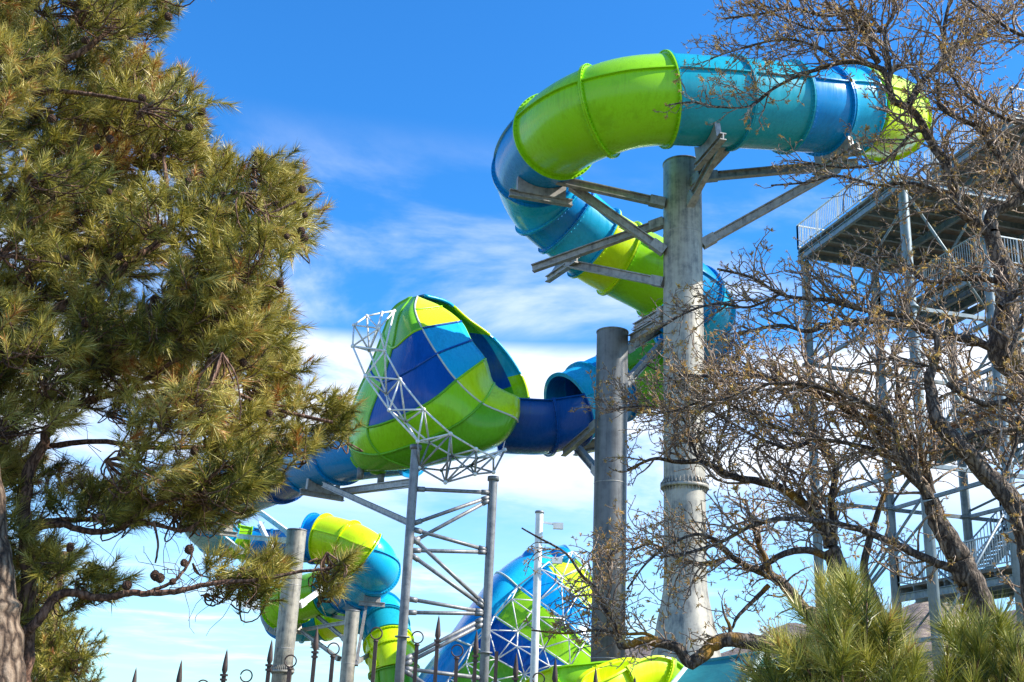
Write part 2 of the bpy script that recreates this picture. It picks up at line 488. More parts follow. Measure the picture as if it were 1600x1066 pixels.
bowl_px = [
 [(655, 467, 37.0), (651, 466, 36.6), (648, 466, 36.8), (645, 467, 37.1), (643, 468, 37.4), (648, 466, 38), (656, 464, 38.2), (664, 462, 38)],
 [(690, 482, 36.2), (648, 487, 35.2), (637, 490, 35.2), (627, 493, 35.8), (618, 485, 37.5), (640, 474, 39.4), (672, 468, 39.8), (700, 473, 39)],
 [(720, 505, 35.6), (659, 516, 34.4), (640, 527, 34.4), (616, 545, 35.5), (603, 520, 37.5), (640, 500, 40.3), (694, 490, 40.6), (730, 498, 40)],
 [(736, 534, 35.2), (682, 555, 33.9), (646, 578, 33.7), (600, 598, 35.2), (583, 572, 37.5), (632, 550, 41), (714, 526, 41.5), (770, 528, 40.7)],
 [(757, 562, 35.0), (712, 596, 33.7), (663, 634, 33.4), (577, 668, 35.2), (556, 634, 37.7), (610, 610, 41.2), (722, 575, 42), (799, 562, 41)],
 [(771, 601, 35.2), (752, 632, 34.0), (704, 668, 33.8), (596, 708, 35.4), (548, 694, 37.8), (610, 670, 41), (736, 625, 41.7), (819, 597, 40.8)],
 [(806, 621, 34.6), (800, 652, 34.0), (762, 693, 34.2), (640, 727, 35.8), (562, 728, 37.6), (640, 708, 39.6), (750, 670, 40.2), (826, 624, 39)],
 [(810, 626, 36.2), (806, 658, 35.6), (770, 698, 35.6), (660, 728, 36.6), (590, 732, 37.8), (650, 715, 39), (752, 676, 39.4), (824, 634, 38.6)],
]
G = [[P(a, b, yb(c)) for a, b, c in row] for row in bowl_px]
D = surf(G, 8)
MB_MATS = [YELL, LIME, GREEN, CYAN, BLUE, NAVY, DTEAL]
def bowl_mat(v, u):
    if u < 1:
        return 0 if v < 2 else 3 if v < 4 else 0
    if u < 3:
        return 2 if v < 2 else 5 if v < 4 else 1 if v < 5 else 2
    if u < 4: return 1 if v < 5 else 2
    if u > 6.72:
        return 3 if (v < 1.3 or 2.9 < v < 4.6) else 0
    if u > 4: return 6 if v < 1.3 else 2 if v < 2.9 else 5 if v < 5 else 2
    return 1
bowl = empty('slide_bowl', (*P(690, 650, 42)[:2], 0), 'giant tilted slide bowl chequered in lime, navy and cyan panels', 'water slide')
mb = MB(); nr = shell(mb, D, 8, bowl_mat, .07)
mb.build('shell', MB_MATS, bowl)
def rib(line, r, m, name, off=None):
    b = MB(); b.tube(line, r, 6); return b.build(name, m, bowl)
rib(D[:, 0], .06, LIME, 'rim')
for a_, b_, m_ in ((0, 11, CYAN), (11, 24, YELL), (24, 38, CYAN), (38, 57, YELL)):
    rib(D[a_:b_, -1], .065, m_, 'rim')
WSEAM = fabric('pale_seam', (.65, .68, .6))
for u in (8,):
    rib(D[:, u] + nr[:, u] * .08, .035, WSEAM, 'seam_rib')
rib(D[:, 32] + nr[:, 32] * .05, .10, GREEN, 'seam_rib')
for v, m in ((16, LIME), (24, NAVY), (32, GREEN), (40, GREEN)):
    rib(D[v, 8:33] + nr[v, 8:33] * .08, .05, m, 'seam_rib')
for v, m in ((8, LIME), (16, NAVY), (24, NAVY), (32, LIME), (40, LIME)):
    rib(D[v, 0:9] + nr[v, 0:9] * .08, .045, m, 'seam_rib')
rib(D[:, 24] + nr[:, 24] * .08, .05, GREEN, 'seam_rib')
for px, py in ((596, 738), (564, 731)):
    b = MB(); a = P(px, py, 41.6); b.tube([a, a - np.array([0, 0, .42])], .13, 12); b.build('drain_outlet', GALVD, bowl)
# lower belly bump that holds the drain
b = MB()
c = P(592, 720, 41.6)
prof = [(.02, c[2] - .55), (.28, c[2] - .48), (.5, c[2] - .2), (.95, c[2] + .2), (1.2, c[2] + .5)]
b.lathe(c, prof, 24); b.build('sump', GREEN, bowl)

# ------------------------------------------------------------------ space-frame truss hugging the bowl
tr = empty('space_frame', (*P(660, 650, 38)[:2], 0), 'white tubular space frame cradling the left side of the chequered bowl', 'truss')
nd = {'a0': (573, 494, 39), 'a1': (597, 489, 39.2), 'a2': (616, 486, 40),
      'L0': (553, 508, 38.4), 'L1': (551, 541, 38), 'L2': (571, 588, 37.5), 'L3': (608, 641, 37), 'L4': (653, 690, 36.8),
      'M0': (592, 513, 37.6), 'M1': (601, 548, 37.4), 'M2': (625, 593, 37.1), 'M3': (662, 640, 36.8), 'M4': (704, 678, 36.7), 'M5': (744, 702, 37), 'M6': (771, 714, 37.6), 'M7': (789, 703, 38.4),
      'N0': (577, 548, 39.2), 'N1': (604, 617, 38.6), 'N2': (634, 660, 38.4), 'N3': (671, 692, 38.4), 'N4': (706, 712, 38.6), 'N5': (745, 716, 39),
      'D0': (655, 731, 37.2), 'D1': (696, 754, 37), 'D2': (742, 741, 37.4), 'D3': (771, 738, 37.8), 'E0': (690, 735, 39.2), 'E1': (735, 728, 39.6)}
nd = {k: P(*v) for k, v in nd.items()}
bars = 'a0-a1 a1-a2 a0-L0 a0-M0 a1-M0 L0-L1 L1-L2 L2-L3 L3-L4 M0-M1 M1-M2 M2-M3 M3-M4 M4-M5 M5-M6 M6-M7 L0-M0 L1-M1 L2-M2 L3-M3 L4-M4 L1-M0 L2-M1 L3-M2 L4-M3 N0-L0 N0-L1 N0-M0 N0-M1 N0-a1 N0-a0 N0-N1 N1-N2 N2-N3 N3-N4 N4-N5 N1-L2 N1-L3 N1-M1 N1-M2 N2-L3 N2-L4 N2-M3 N2-M2 N3-L4 N3-M3 N3-M4 N4-M4 N4-M5 N5-M5 N5-M6 N5-M7 L4-D0 D0-D1 D1-D2 D2-D3 D0-M4 D1-M4 D1-M5 D2-M5 D2-M6 D3-M6 D3-M7 D0-N4 D1-N4 D2-N5 D2-N4 D0-N3 E0-D0 E0-D1 E0-N4 E1-D1 E1-D2 E1-D3 E1-N5 E0-E1 E1-M7 a2-M0 a2-M1'.split()
for s in bars:
    a, c = s.split('-'); b = MB(); b.tube([nd[a], nd[c]], .034, 8); b.build('strut', WHITE if a[0] in 'aLMN' and s[3] in 'aLMN' else BEAM, tr)
for k, v in nd.items():
    b = MB(); b.ball(v, .075, 10); b.build('node_joint', WHITE, tr)

# ------------------------------------------------------------------ pillars
def top_to_ground(px, py, Y): return P(px, py, Y)
def pillar(px, py, Y, r, label, flare=None, flange=None, mat_=GALV, cap=True, name='support_pillar'):
    t = P(px, py, Y)
    root = empty(name, (t[0], t[1], 0), label, 'pillar')
    prof = [(.01, 0)]
    if flare: prof += [(r * 2.0, 0)] + [(r * k, PZ_y(t, y)) for y, k in ((1060, 1.75), (1025, 1.6), (1000, 1.46), (970, 1.3), (945, 1.14), (925, 1.04), (905, 1.0))]
    else: prof += [(r, 0)]
    prof += [(r, t[2] * .55), (r, t[2] - .02)]
    b = MB(); b.lathe(t, prof, 64); b.build('shaft', mat_, root)
    if r > .3:
        zz = t[2] - 2.6
        while zz > t[2] * (.5 if flare else .1):
            b = MB(); b.lathe(t, [(r - .002, zz - .018), (r + .009, zz - .008), (r + .009, zz + .008), (r - .002, zz + .018)], 64); b.build('weld_seam', BEAM, root); zz -= 2.9
    if cap:
        b = MB(); b.lathe(t, [(r, t[2] - .02), (r + .02, t[2] - .02), (r + .02, t[2] + .03), (r * .97, t[2] + .045), (.01, t[2] + .05)], 64); b.build('cap_plate', GALVD, root)
    if flange:
        z = PZ_y(t, flange)
        b = MB(); b.lathe(t, [(r, z - .05), (r + .10, z - .05), (r + .10, z - .01), (r + .10, z + .01), (r + .10, z + .05), (r, z + .05)], 64)
        for i in range(36):
            a = i * 2 * math.pi / 36; d = np.array([math.cos(a), math.sin(a), 0])
            c = np.array([t[0], t[1], z]) + d * (r + .075)
            b.beam(c + (0, 0, .061), c + (0, 0, .13), .04, .04)
            q = np.array([t[0], t[1], 0]) + d * r
            tn = np.array([-d[1], d[0], 0]) * .012
            vv = [q + (0, 0, z - .0501) + tn, q + d * .08 + (0, 0, z - .0501) + tn, q + (0, 0, z - .17) + tn, q + (0, 0, z - .0501) - tn, q + d * .08 + (0, 0, z - .0501) - tn, q + (0, 0, z - .17) - tn]
            vv2 = [q + (0, 0, z + .0601) + tn, q + d * .11 + (0, 0, z + .0601) + tn, q + (0, 0, z + .27) + tn, q + (0, 0, z + .0601) - tn, q + d * .11 + (0, 0, z + .0601) - tn, q + (0, 0, z + .27) - tn]
            for w in (vv, vv2): b.add(w, [(0, 1, 2), (5, 4, 3), (0, 3, 4, 1), (1, 4, 5, 2), (2, 5, 3, 0)], 0, False)
        b.build('bolted_flange', GALV, root)
    return root, t
def PZ_y(t, py):
    # height z on the vertical through t that projects to pixel row py
    lo, hi = 0, t[2]
    for _ in range(40):
        m = (lo + hi) / 2
        if proj((t[0], t[1], m))[1] > py: lo = m
        else: hi = m
    return lo
p1, t1 = pillar(1066, 258, 34.2, .635, 'tallest and thickest mottled grey steel pillar, its base flared, holding up the high loop', flare=3.6, flange=762)
p2, t2 = pillar(957, 520, 38.5, .56, 'shade-darkened grey round pillar just left of the tallest pillar, with flat capped top', mat_=GALVM)
p3, t3 = pillar(464, 829, 55, .46, 'pale grey leaning looking pillar at left in front of the coiled slide', flange=1049)
p4, t4 = pillar(551, 955, 60, .36, 'short grey pillar under the coiled slide beside the lattice tower')
p5, t5 = pillar(843, 801, 30, .10, 'slim white post with floodlights on top before the distant chequered ramp', mat_=WHITE, name='light_post')
for dx, dy in ((.22, .35), (.25, 1.25)):
    b = MB(); b.beam(t5 + (.08, 0, -dy + .1), t5 + (.45, 0, -dy + .05), .05, .05)
    b.box(t5 + (.5, -.08, -dy), .26, .14, .16); b.build('floodlight', WHITE, p5)
b = MB(); b.box(t5 + (0, -.11, -10.5), .28, .1, .4); b.build('junction_box', WHITE, p5)

def arms(root, lst, m=BEAM, w=.20, h=.24):
    for (a, c) in lst:
        b = MB(); b.ibeam(P(*a), P(*c), w, h, .035)
        e = P(*c); s = P(*a); d = (s - e) / np.linalg.norm(s - e)
        b.beam(e, e + d * .5, w + .08, h + .08)
        b.build('bracket_arm', m, root)
def cradle(root, sl, ci, spread=36, m=BEAM):
    _, C, idx, T, side, up = sl
    i = int(np.argmin(abs(idx - ci)))
    b = MB(); R = 1.42 if sl is slA else 1.26; hw = R * math.sin(R_(spread)) + .25
    n = 14; a0, a1 = R_(270 - spread), R_(270 + spread)
    vv = []
    for a in np.linspace(a0, a1, n):
        d = math.cos(a) * side[i] + math.sin(a) * up[i]
        for tt in (-.09, .09):
            vv.append(C[i] + d * R + T[i] * tt)
    base = []
    for q, a in enumerate(np.linspace(a0, a1, n)):
        x = math.cos(a) * R
        for tt in (-.09, .09):
            base.append(C[i] + side[i] * x - up[i] * (R + .28) + T[i] * tt)
    v = np.array(vv + base); o = 2 * n; f = []
    for q in range(n - 1):
        f += [(2 * q, 2 * q + 1, 2 * q + 3, 2 * q + 2), (o + 2 * q, o + 2 * q + 2, o + 2 * q + 3, o + 2 * q + 1),
              (2 * q, 2 * q + 2, o + 2 * q + 2, o + 2 * q), (2 * q + 1, o + 2 * q + 1, o + 2 * q + 3, 2 * q + 3)]
    f += [(0, o, o + 1, 1), (2 * n - 2, 2 * n - 1, o + 2 * n - 1, o + 2 * n - 2)]
    b.add(v, f, 0, False)
    L = C[i] - up[i] * (R + .34)
    b.ibeam(L - side[i] * hw, L + side[i] * hw, .2, .2, .035)
    b.build('cradle', m, root)
arms(p1, [((834, 273, 33.6), (1038, 318, 34)), ((892, 291, 34.0), (1038, 393, 34)), ((832, 420, 36.2), (1038, 347, 34.3)), ((884, 411, 36.8), (1038, 442, 34.2)),
          ((1140, 203, 31.6), (1075, 322, 33.7)), ((1135, 232, 32.2), (1082, 288, 33.7)), ((1340, 255, 34), (1098, 277, 34.2)), ((1310, 263, 33.8), (1097, 382, 34.2)), ((992, 512, 38.2), (1038, 486, 34.6)), ((985, 530, 38.4), (1038, 500, 34.8))])
cradle(p1, slA, 13.8); cradle(p1, slA, 18.6); cradle(p1, slA, 7.9, 34); cradle(p1, slA, 21.4, 34); cradle(p1, slA, 4.2, 34)
arms(p2, [((880, 708, 41.5), (935, 662, 38.6)), ((902, 700, 41.3), (935, 738, 38.6)), ((1040, 510, 41), (976, 548, 38.7)), ((1036, 535, 41), (976, 600, 38.7))])
cradle(p2, slA, 29.7, 40)
arms(p3, [((406, 800, 57), (458, 838, 55)), ((372, 838, 58), (452, 845, 55)), ((352, 842, 58), (378, 862, 57)), ((535, 898, 59), (468, 946, 55.2)), ((405, 818, 58), (430, 868, 56))], WHITE, .16, .2)
arms(p3, [((552, 893, 60.5), (500, 905, 59)), ((470, 985, 66), (530, 1030, 60.5))], BEAM, .14, .16)
arms(p4, [((490, 958, 66), (540, 1000, 60)), ((470, 985, 67), (545, 972, 60.2)), ((575, 930, 61), (556, 1040, 60)), ((515, 962, 66), (548, 968, 60)), ((600, 1010, 62), (556, 1035, 60))], BEAM, .14, .16)
cradle(p3, slB, 14.6, 20); cradle(p4, slB, 19, 34); cradle(p4, slB, 22, 34); cradle(p3, slB, 5, 34)

# ------------------------------------------------------------------ lattice tower under the bowl
tw = empty('lattice_tower', (*P(648, 700, 38)[:2], 0), 'tall two legged lattice tower of dark pipe braces under the chequered bowl', 'support tower')
TL = P(650, 697, 37.2); TR = P(771, 746, 38.2)
for t in (TL, TR):
    b = MB(); b.lathe(t, [(.01, 0), (.15, 0), (.15, t[2] * .5), (.15, t[2])], 24); b.lathe(t, [(.15, t[2] - .12), (.2, t[2] - .12), (.2, t[2] + .02), (.01, t[2] + .021)], 24)
    zz = t[2] * .42
    b.lathe(t, [(.15, zz), (.24, zz), (.24, zz + .05), (.15, zz + .05)], 24)
    b.build('leg', TOWER if 0 else GALVD, tw)
def onv(t, py): return np.array([t[0], t[1], PZ_y(t, py)])
for (ya, yc) in ((764, 770), (820, 775), (850, 779), (826, 861), (860, 863), (836, 948), (864, 952), (957, 959), (935, 957), (1034, 964), (1042, 972), (1044, 1060), (1043, 1130), (1130, 1066)):
    a = onv(TL, ya); c = onv(TR, yc)
    b = MB(); b.tube([a, c], .065, 10)
    d = (c - a) / np.linalg.norm(c - a)
    b.tube([a + d * .15, a + d * .4], .09, 10); b.tube([c - d * .4, c - d * .15], .09, 10)
    b.build('brace', GALVD, tw)
for (px, py, Y), ya, w in (((533, 768, 44.5), 753, .16), ((505, 757, 44), 818, .13), ((541, 770, 44.5), 757, .12)):
    b = MB(); b.ibeam(P(px, py, Y), onv(TL, ya), w, w * 1.3, .03); b.build('outrigger', BEAM, tw)
cradle(tw, slB, 2.0, 34)

# ------------------------------------------------------------------ distant ramp with panels and its frame
rp_ = empty('slide_ramp', (*P(780, 1000, 56)[:2], 0), 'distant half pipe ramp with blue rounded edge and diagonal lime and navy panels', 'water slide')
def z8(x, y, Y): return (600 + x / 4.444, 850 + y / 4.444, Y)
ramp_px = [
 [z8(300, 1180, 56), z8(500, 1280, 55), z8(700, 1400, 54.6), z8(950, 1500, 54.6), z8(1200, 1620, 55)],
 [z8(470, 950, 56), z8(660, 1050, 55), z8(850, 1150, 54.4), z8(1050, 1260, 54.4), z8(1250, 1370, 55)],
 [z8(625, 720, 56), z8(800, 815, 55), z8(980, 915, 54.4), z8(1160, 1010, 54.4), z8(1340, 1120, 55)],
 [z8(780, 520, 56.2), z8(940, 625, 55.2), z8(1110, 735, 54.6), z8(1280, 850, 54.6), z8(1450, 980, 55.2)],
 [z8(940, 315, 56.8), z8(1080, 420, 55.8), z8(1240, 540, 55), z8(1390, 670, 55), z8(1530, 810, 55.5)],
 [z8(1140, 155, 58), z8(1230, 260, 57), z8(1340, 370, 56.4), z8(1460, 490, 56.2), z8(1560, 620, 56.6)],
 [z8(1330, 100, 60), z8(1400, 170, 59), z8(1470, 260, 58.4), z8(1540, 360, 58), z8(1590, 470, 58)],
]
G = [[P(*c) for c in row] for row in ramp_px]; D2 = surf(G, 6)
RM = [GREEN, NAVY, LIME, BLUE, YELL, CYAN]
def rmat(v, u):
    r = int(min(v, 5.99)); return [0, 0, 1, 2, 3, 4][r] if not (r == 3 and u < .5) else 2
mb = MB(); shell(mb, D2[::-1], 6, lambda v, u: rmat(6 - v, u), .08); mb.build('panel_shell', RM, rp_)
edge_px = [
 [z8(100, 1130, 60), z8(110, 1110, 58), z8(180, 1120, 56.3), z8(300, 1180, 56)],
 [z8(250, 920, 60), z8(260, 900, 58), z8(340, 910, 56.3), z8(475, 950, 56.02)],
 [z8(430, 680, 60), z8(440, 660, 58.2), z8(500, 670, 56.4), z8(630, 720, 56.02)],
 [z8(620, 400, 60.2), z8(640, 385, 58.4), z8(690, 430, 56.6), z8(785, 520, 56.22)],
 [z8(770, 215, 61), z8(790, 200, 59), z8(850, 230, 57.2), z8(945, 315, 56.82)],
 [z8(1000, 60, 62), z8(1010, 52, 60.4), z8(1060, 80, 58.6), z8(1144, 155, 58.02)],
 [z8(1250, 10, 64), z8(1260, 5, 62.4), z8(1290, 40, 60.6), z8(1332, 100, 60.02)],
]
G = [[P(*c) for c in row] for row in edge_px]; D3 = surf(G, 6)
mb = MB(); shell(mb, D3[::-1], 6, lambda v, u: 1 if v < 3.0 else 0, .08); mb.build('rounded_edge', [BLUE, CYAN], rp_)
for v in (12, 24):
    b = MB(); b.tube(D3[v] + np.array([0, -.03, 0.02]), .05, 6); b.build('seam_rib', WSEAM, rp_)
for px, py, rr in ((836, 868, .75), (877, 866, .7)):
    b = MB(); c = P(px, py + 8, 59.5); b.ball(c, rr, 20, squash=.9); b.build('edge_cap', BLUE, rp_)
fr = empty('space_frame', (*P(800, 1000, 54)[:2], 0), 'white bar grid of the space frame over the distant ramp panels', 'truss')
du = np.gradient(D2, axis=1); dv = np.gradient(D2, axis=0); n2 = np.cross(du, dv); n2 /= np.linalg.norm(n2, axis=2)[..., None]
if n2[..., 1].mean() > 0: n2 = -n2
surfn = D2 + n2 * .25
outer = {}
for i in range(6):
    for j in range(4): outer[i, j] = D2[i * 6 + 3, j * 6 + 3] + n2[i * 6 + 3, j * 6 + 3] * .9
one = MB()
segs = []
for i in range(7):
    for j in range(5):
        a = surfn[i * 6, j * 6]
        if j < 4: segs.append((a, surfn[i * 6, j * 6 + 6]))
        if i < 6: segs.append((a, surfn[i * 6 + 6, j * 6]))
for (i, j), c in outer.items():
    for a, bb in ((0, 0), (0, 1), (1, 0), (1, 1)): segs.append((c, surfn[(i + a) * 6, (j + bb) * 6]))
    if (i, j + 1) in outer: segs.append((c, outer[i, j + 1]))
vis = 0
for a, c in segs:
    q = proj((a + c) / 2)
    if q[1] > 1095 or q[0] > 955: continue
    b = MB(); b.tube([a, c], .032, 6); b.build('strut', WHITE, fr); vis += 1
print('ramp struts', vis)

# ------------------------------------------------------------------ stair tower at the right
st = empty('stair_tower', (*P(1400, 700, 38)[:2], 0), 'multi storey steel stair tower with railed decks seen through bare branches', 'tower')
ZT = 21.5
def wpost(px, py, Y, r=.17, parts=True):
    t = P(px, py, Y)
    b = MB(); b.lathe(t, [(.01, 0), (r, 0), (r, t[2] / 2), (r, t[2])], 20)
    for q in (.35, .62, .86):
        b.lathe(t, [(r, t[2] * q - .05), (r + .09, t[2] * q - .05), (r + .09, t[2] * q + .03), (r, t[2] * q + .03)], 20)
    b.build('post', TOWER, st); return t
c0 = PZ(1247, 390, ZT); c1 = PZ(1404, 272, ZT)          # far-left and near-left corners of the top deck
e1 = (c1 - c0); e1n = e1 / np.linalg.norm(e1)
e2n = np.array([-e1n[1], e1n[0], 0]);
if e2n[0] < 0: e2n = -e2n
print('deck', c0, c1)
def rail(a, b_, h=1.1, dens=.13, name='railing'):
    a = np.asarray(a, float); b_ = np.asarray(b_, float); up = np.array([0, 0, 1.0])
    mb = MB(); L = np.linalg.norm(b_ - a)
    mb.beam(a + up * h, b_ + up * h, .06, .05); mb.beam(a + up * .12, b_ + up * .12, .04, .04); 
    n = max(2, int(L / dens))
    for i in range(n + 1):
        p = a + (b_ - a) * i / n
        w = .06 if i % 12 == 0 or i == n else .024
        mb.beam(p + up * (.145 if w < .05 else 0), p + up * (h - .027), w, w)
    return mb.build(name, WHITE if a[2] > ZT - .5 else RAIL, st)
def deck(cs, z, m=DECK, th=.1, joist=True):
    cs = [np.array([c[0], c[1], z]) for c in cs]
    mb = MB(); v = cs + [c - np.array([0, 0, th]) for c in cs]; n = len(cs)
    f = [tuple(range(n)), tuple(range(2 * n - 1, n - 1, -1))] + [(i, (i + 1) % n, n + (i + 1) % n, n + i) for i in range(n)]
    mb.add(v, f, 0, False); mb.build('deck', m, st)
    if joist:
        jb = MB(); a, b_, c, d = cs[:4]; dz = np.array([0, 0, th + .12])
        L = np.linalg.norm(b_ - a); k = max(3, int(L / .9))
        for i in range(k + 1):
            t = i / k; jb.ibeam(a + (b_ - a) * t - dz, d + (c - d) * t - dz, .12, .22, .02)
        dz2 = dz + np.array([0, 0, .24])
        for t in (0, .33, .66, 1): jb.ibeam(a + (d - a) * t - dz2, b_ + (c - b_) * t - dz2, .14, .26, .025)
        jb.build('joists', TOWER, st)
W = 10.6
e1L = max(np.linalg.norm(e1), 6.8)
A = c0; B = c0 + e1n * e1L; Cc = B + e2n * W; Dd = c0 + e2n * W
deck([A, B, Cc, Dd], ZT)
rail(A, B); rail(A, Dd)
posts = []
for (s, t) in ((0.02, .02), (.02, .33), (.02, .66), (.02, .98), (.98, .02), (.98, .33), (.98, .66), (.98, .98)):
    q = A + e1n * e1L * s + e2n * W * t
    top = ZT - .6 if t < .5 else ZT + 6.3
    b = MB(); b.lathe(q, [(.01, 0), (.18, 0), (.18, top / 2), (.18, top)], 20)
    for zz in (5.2, 10.8, 16.4):
        b.lathe(q, [(.18, zz - .04), (.28, zz - .04), (.28, zz + .04), (.18, zz + .04)], 20)
    b.build('post', TOWER, st); posts.append((q, top))
def pz(i, z): q = posts[i][0]; return np.array([q[0], q[1], z])
br = [(0, 1), (1, 2), (2, 3), (4, 5), (5, 6), (6, 7), (0, 4), (1, 5), (2, 6), (3, 7)]
for i, j in br:
    for z in (5.2, 10.8, 16.4):
        b = MB(); b.beam(pz(i, z), pz(j, z), .12, .14); b.build('girder', TOWER, st)
    for z in (.3, 5.3, 10.9, 16.5):
        k = (i + int(z)) % 2
        b = MB(); b.tube([pz(i if k else j, z), pz(j if k else i, z + 4.6)], .05, 8); b.build('brace', TOWER, st)
for s in ((0, 1), (1, 2), (0, 4)):
    for z in (5.2, 10.8, 16.4):
        b = MB(); b.tube([pz(s[0], z + .2), pz(s[1], z + 3.9)], .045, 8); b.build('brace', TOWER, st)
# upper deck by the slide start
ZU = ZT + 4.4
A2 = A + e1n * .5 + e2n * 6.2
deck([A2, A2 + e1n * 5.7, A2 + e1n * 5.7 + e2n * 5, A2 + e2n * 5], ZU)
rail(A2 + (0, 0, ZU - ZT), A2 + e1n * 5.7 + (0, 0, ZU - ZT)); rail(A2 + e1n * 5.7 + (0, 0, ZU - ZT), A2 + e1n * 5.7 + e2n * 5 + (0, 0, ZU - ZT))
# intermediate decks and stair flights
def lvl(s, t, z): q = A + e1n * e1L * s + e2n * W * t; return np.array([q[0], q[1], z])
def flight(a, b_, wv, n=14):
    mb = MB(); d = b_ - a
    for i in range(n):
        c = a + d * (i + .5) / n
        mb.beam(c, c + wv, .28, .04)
    mb.build('steps', TOWER, st)
    mb = MB(); mb.beam(a, b_, .06, .25); mb.beam(a + wv, b_ + wv, .06, .25); mb.build('stringer', TOWER, st)
    rail(a, b_, 1.0, .22); rail(a + wv, b_ + wv, 1.0, .22)
zs = [2.3, 5.1, 7.8, 10.5, 13.3, 16.0, 18.8]
for k, z in enumerate(zs):
    m = WOODD if k in (4, 5) else DECK
    left = k % 2 == 0
    t0 = .33 if left else .8
    deck([lvl(.05, t0, z), lvl(.95, t0, z), lvl(.95, t0 + .2, z), lvl(.05, t0 + .2, z)], z, m)
    rail(lvl(.05, t0, z), lvl(.95, t0, z)); rail(lvl(.95, t0, z), lvl(.95, t0 + .2, z)); rail(lvl(.05, t0, z), lvl(.05, t0 + .2, z))
    if k < len(zs) - 1:
        z2 = zs[k + 1]
        s = .1 if left else .55
        if left: flight(lvl(s, .53, z), lvl(s, .8, z2), e1n * 1.3)
        else: flight(lvl(s, .8, z), lvl(s, .53, z2), e1n * 1.3)
for k in range(len(zs) - 1):
    if k % 2: flight(lvl(.78, .66, zs[k] + .1), lvl(.78, .96, zs[k + 1]), e1n * 1.1)
    else: flight(lvl(.78, .96, zs[k] + .1), lvl(.78, .66, zs[k + 1]), e1n * 1.1)
for z in (2, 5.4, 8.2, 11, 13.8, 16.5):
    for (sa, ta, sb, tb) in ((.02, .66, .98, .98), (.98, .66, .02, .98), (.98, .33, .98, .66), (.02, .98, .05, 1.5), (.98, .98, .95, 1.5)):
        b = MB(); b.tube([lvl(sa, ta, z), lvl(sb, tb, z + 2.6)], .05, 8); b.build('brace', TOWER, st)
# second wing of landings to the right, outside the main frame
for k, z in enumerate((3.9, 7.9, 11.8, 15.8)):
    deck([lvl(.1, 1.15, z), lvl(.9, 1.15, z), lvl(.9, 1.5, z), lvl(.1, 1.5, z)], z, WOODD if k == 3 else DECK)
    rail(lvl(.1, 1.15, z), lvl(.1, 1.5, z)); rail(lvl(.9, 1.15, z), lvl(.9, 1.5, z))
    if k < 3: flight(lvl(.3, 1.02, z), lvl(.3, 1.15 + .3, z + 3.9), e1n * 1.3, 18)
for s, t in ((.05, 1.5), (.95, 1.5), (.05, 1.18), (.95, 1.18)):
    q = lvl(s, t, 0); b = MB(); b.lathe(q, [(.01, 0), (.15, 0), (.15, 9), (.15, 21)], 20); b.build('post', TOWER, st)

# ------------------------------------------------------------------ ground, hills
g = MB(); g.add([(-3000, -200, 0), (3000, -200, 0), (3000, 5000, 0), (-3000, 5000, 0)], [(0, 1, 2, 3)], 0, False)
o = g.build('ground', groundmat()); o['kind'] = 'structure'
ridge = [(300, 1150), (600, 1120), (800, 1085), (900, 1045), (960, 1022), (1010, 1008), (1060, 1016), (1110, 1026), (1165, 1008), (1200, 988), (1238, 976), (1280, 986), (1340, 984), (1390, 968), (1440, 952), (1500, 957), (1560, 968), (1600, 962), (1700, 940), (1900, 930), (2300, 960)]
rx = np.array([r[0] for r in ridge], float); ry = np.array([r[1] for r in ridge], float)
NX, NY = 260, 50
xs = np.linspace(300, 2300, NX); V = np.zeros((NY, NX, 3))
ph = rng.uniform(0, 6.28, 12)
for j in range(NY):
    t = j / (NY - 1)
    for i, x in enumerate(xs):
        Yd = 480 + 420 * t
        top = P(x, np.interp(x, rx, ry), 780)
        base = P(x, np.interp(x, rx, ry), Yd)
        prof = math.sin(min(t / .72, 1) * math.pi / 2) ** 1.6 if t < .72 else math.cos((t - .72) / .28 * math.pi / 2)
        w = sum(math.sin(base[0] * .013 * (k + 1) + Yd * .017 * (k + 1) + ph[k]) / (k + 1) for k in range(8))
        z = max(top[2], 0) * prof * (1 + .05 * w * math.sin(math.pi * min(t / .72, 1))) + w * 1.0 * math.sin(math.pi * t)
        V[j, i] = (base[0], Yd, max(z, -.5))
g = MB(); f = [(j * NX + i, j * NX + i + 1, (j + 1) * NX + i + 1, (j + 1) * NX + i) for j in range(NY - 1) for i in range(NX - 1)]
g.add(V, f); o = g.build('hills', hillmat()); o['kind'] = 'structure'

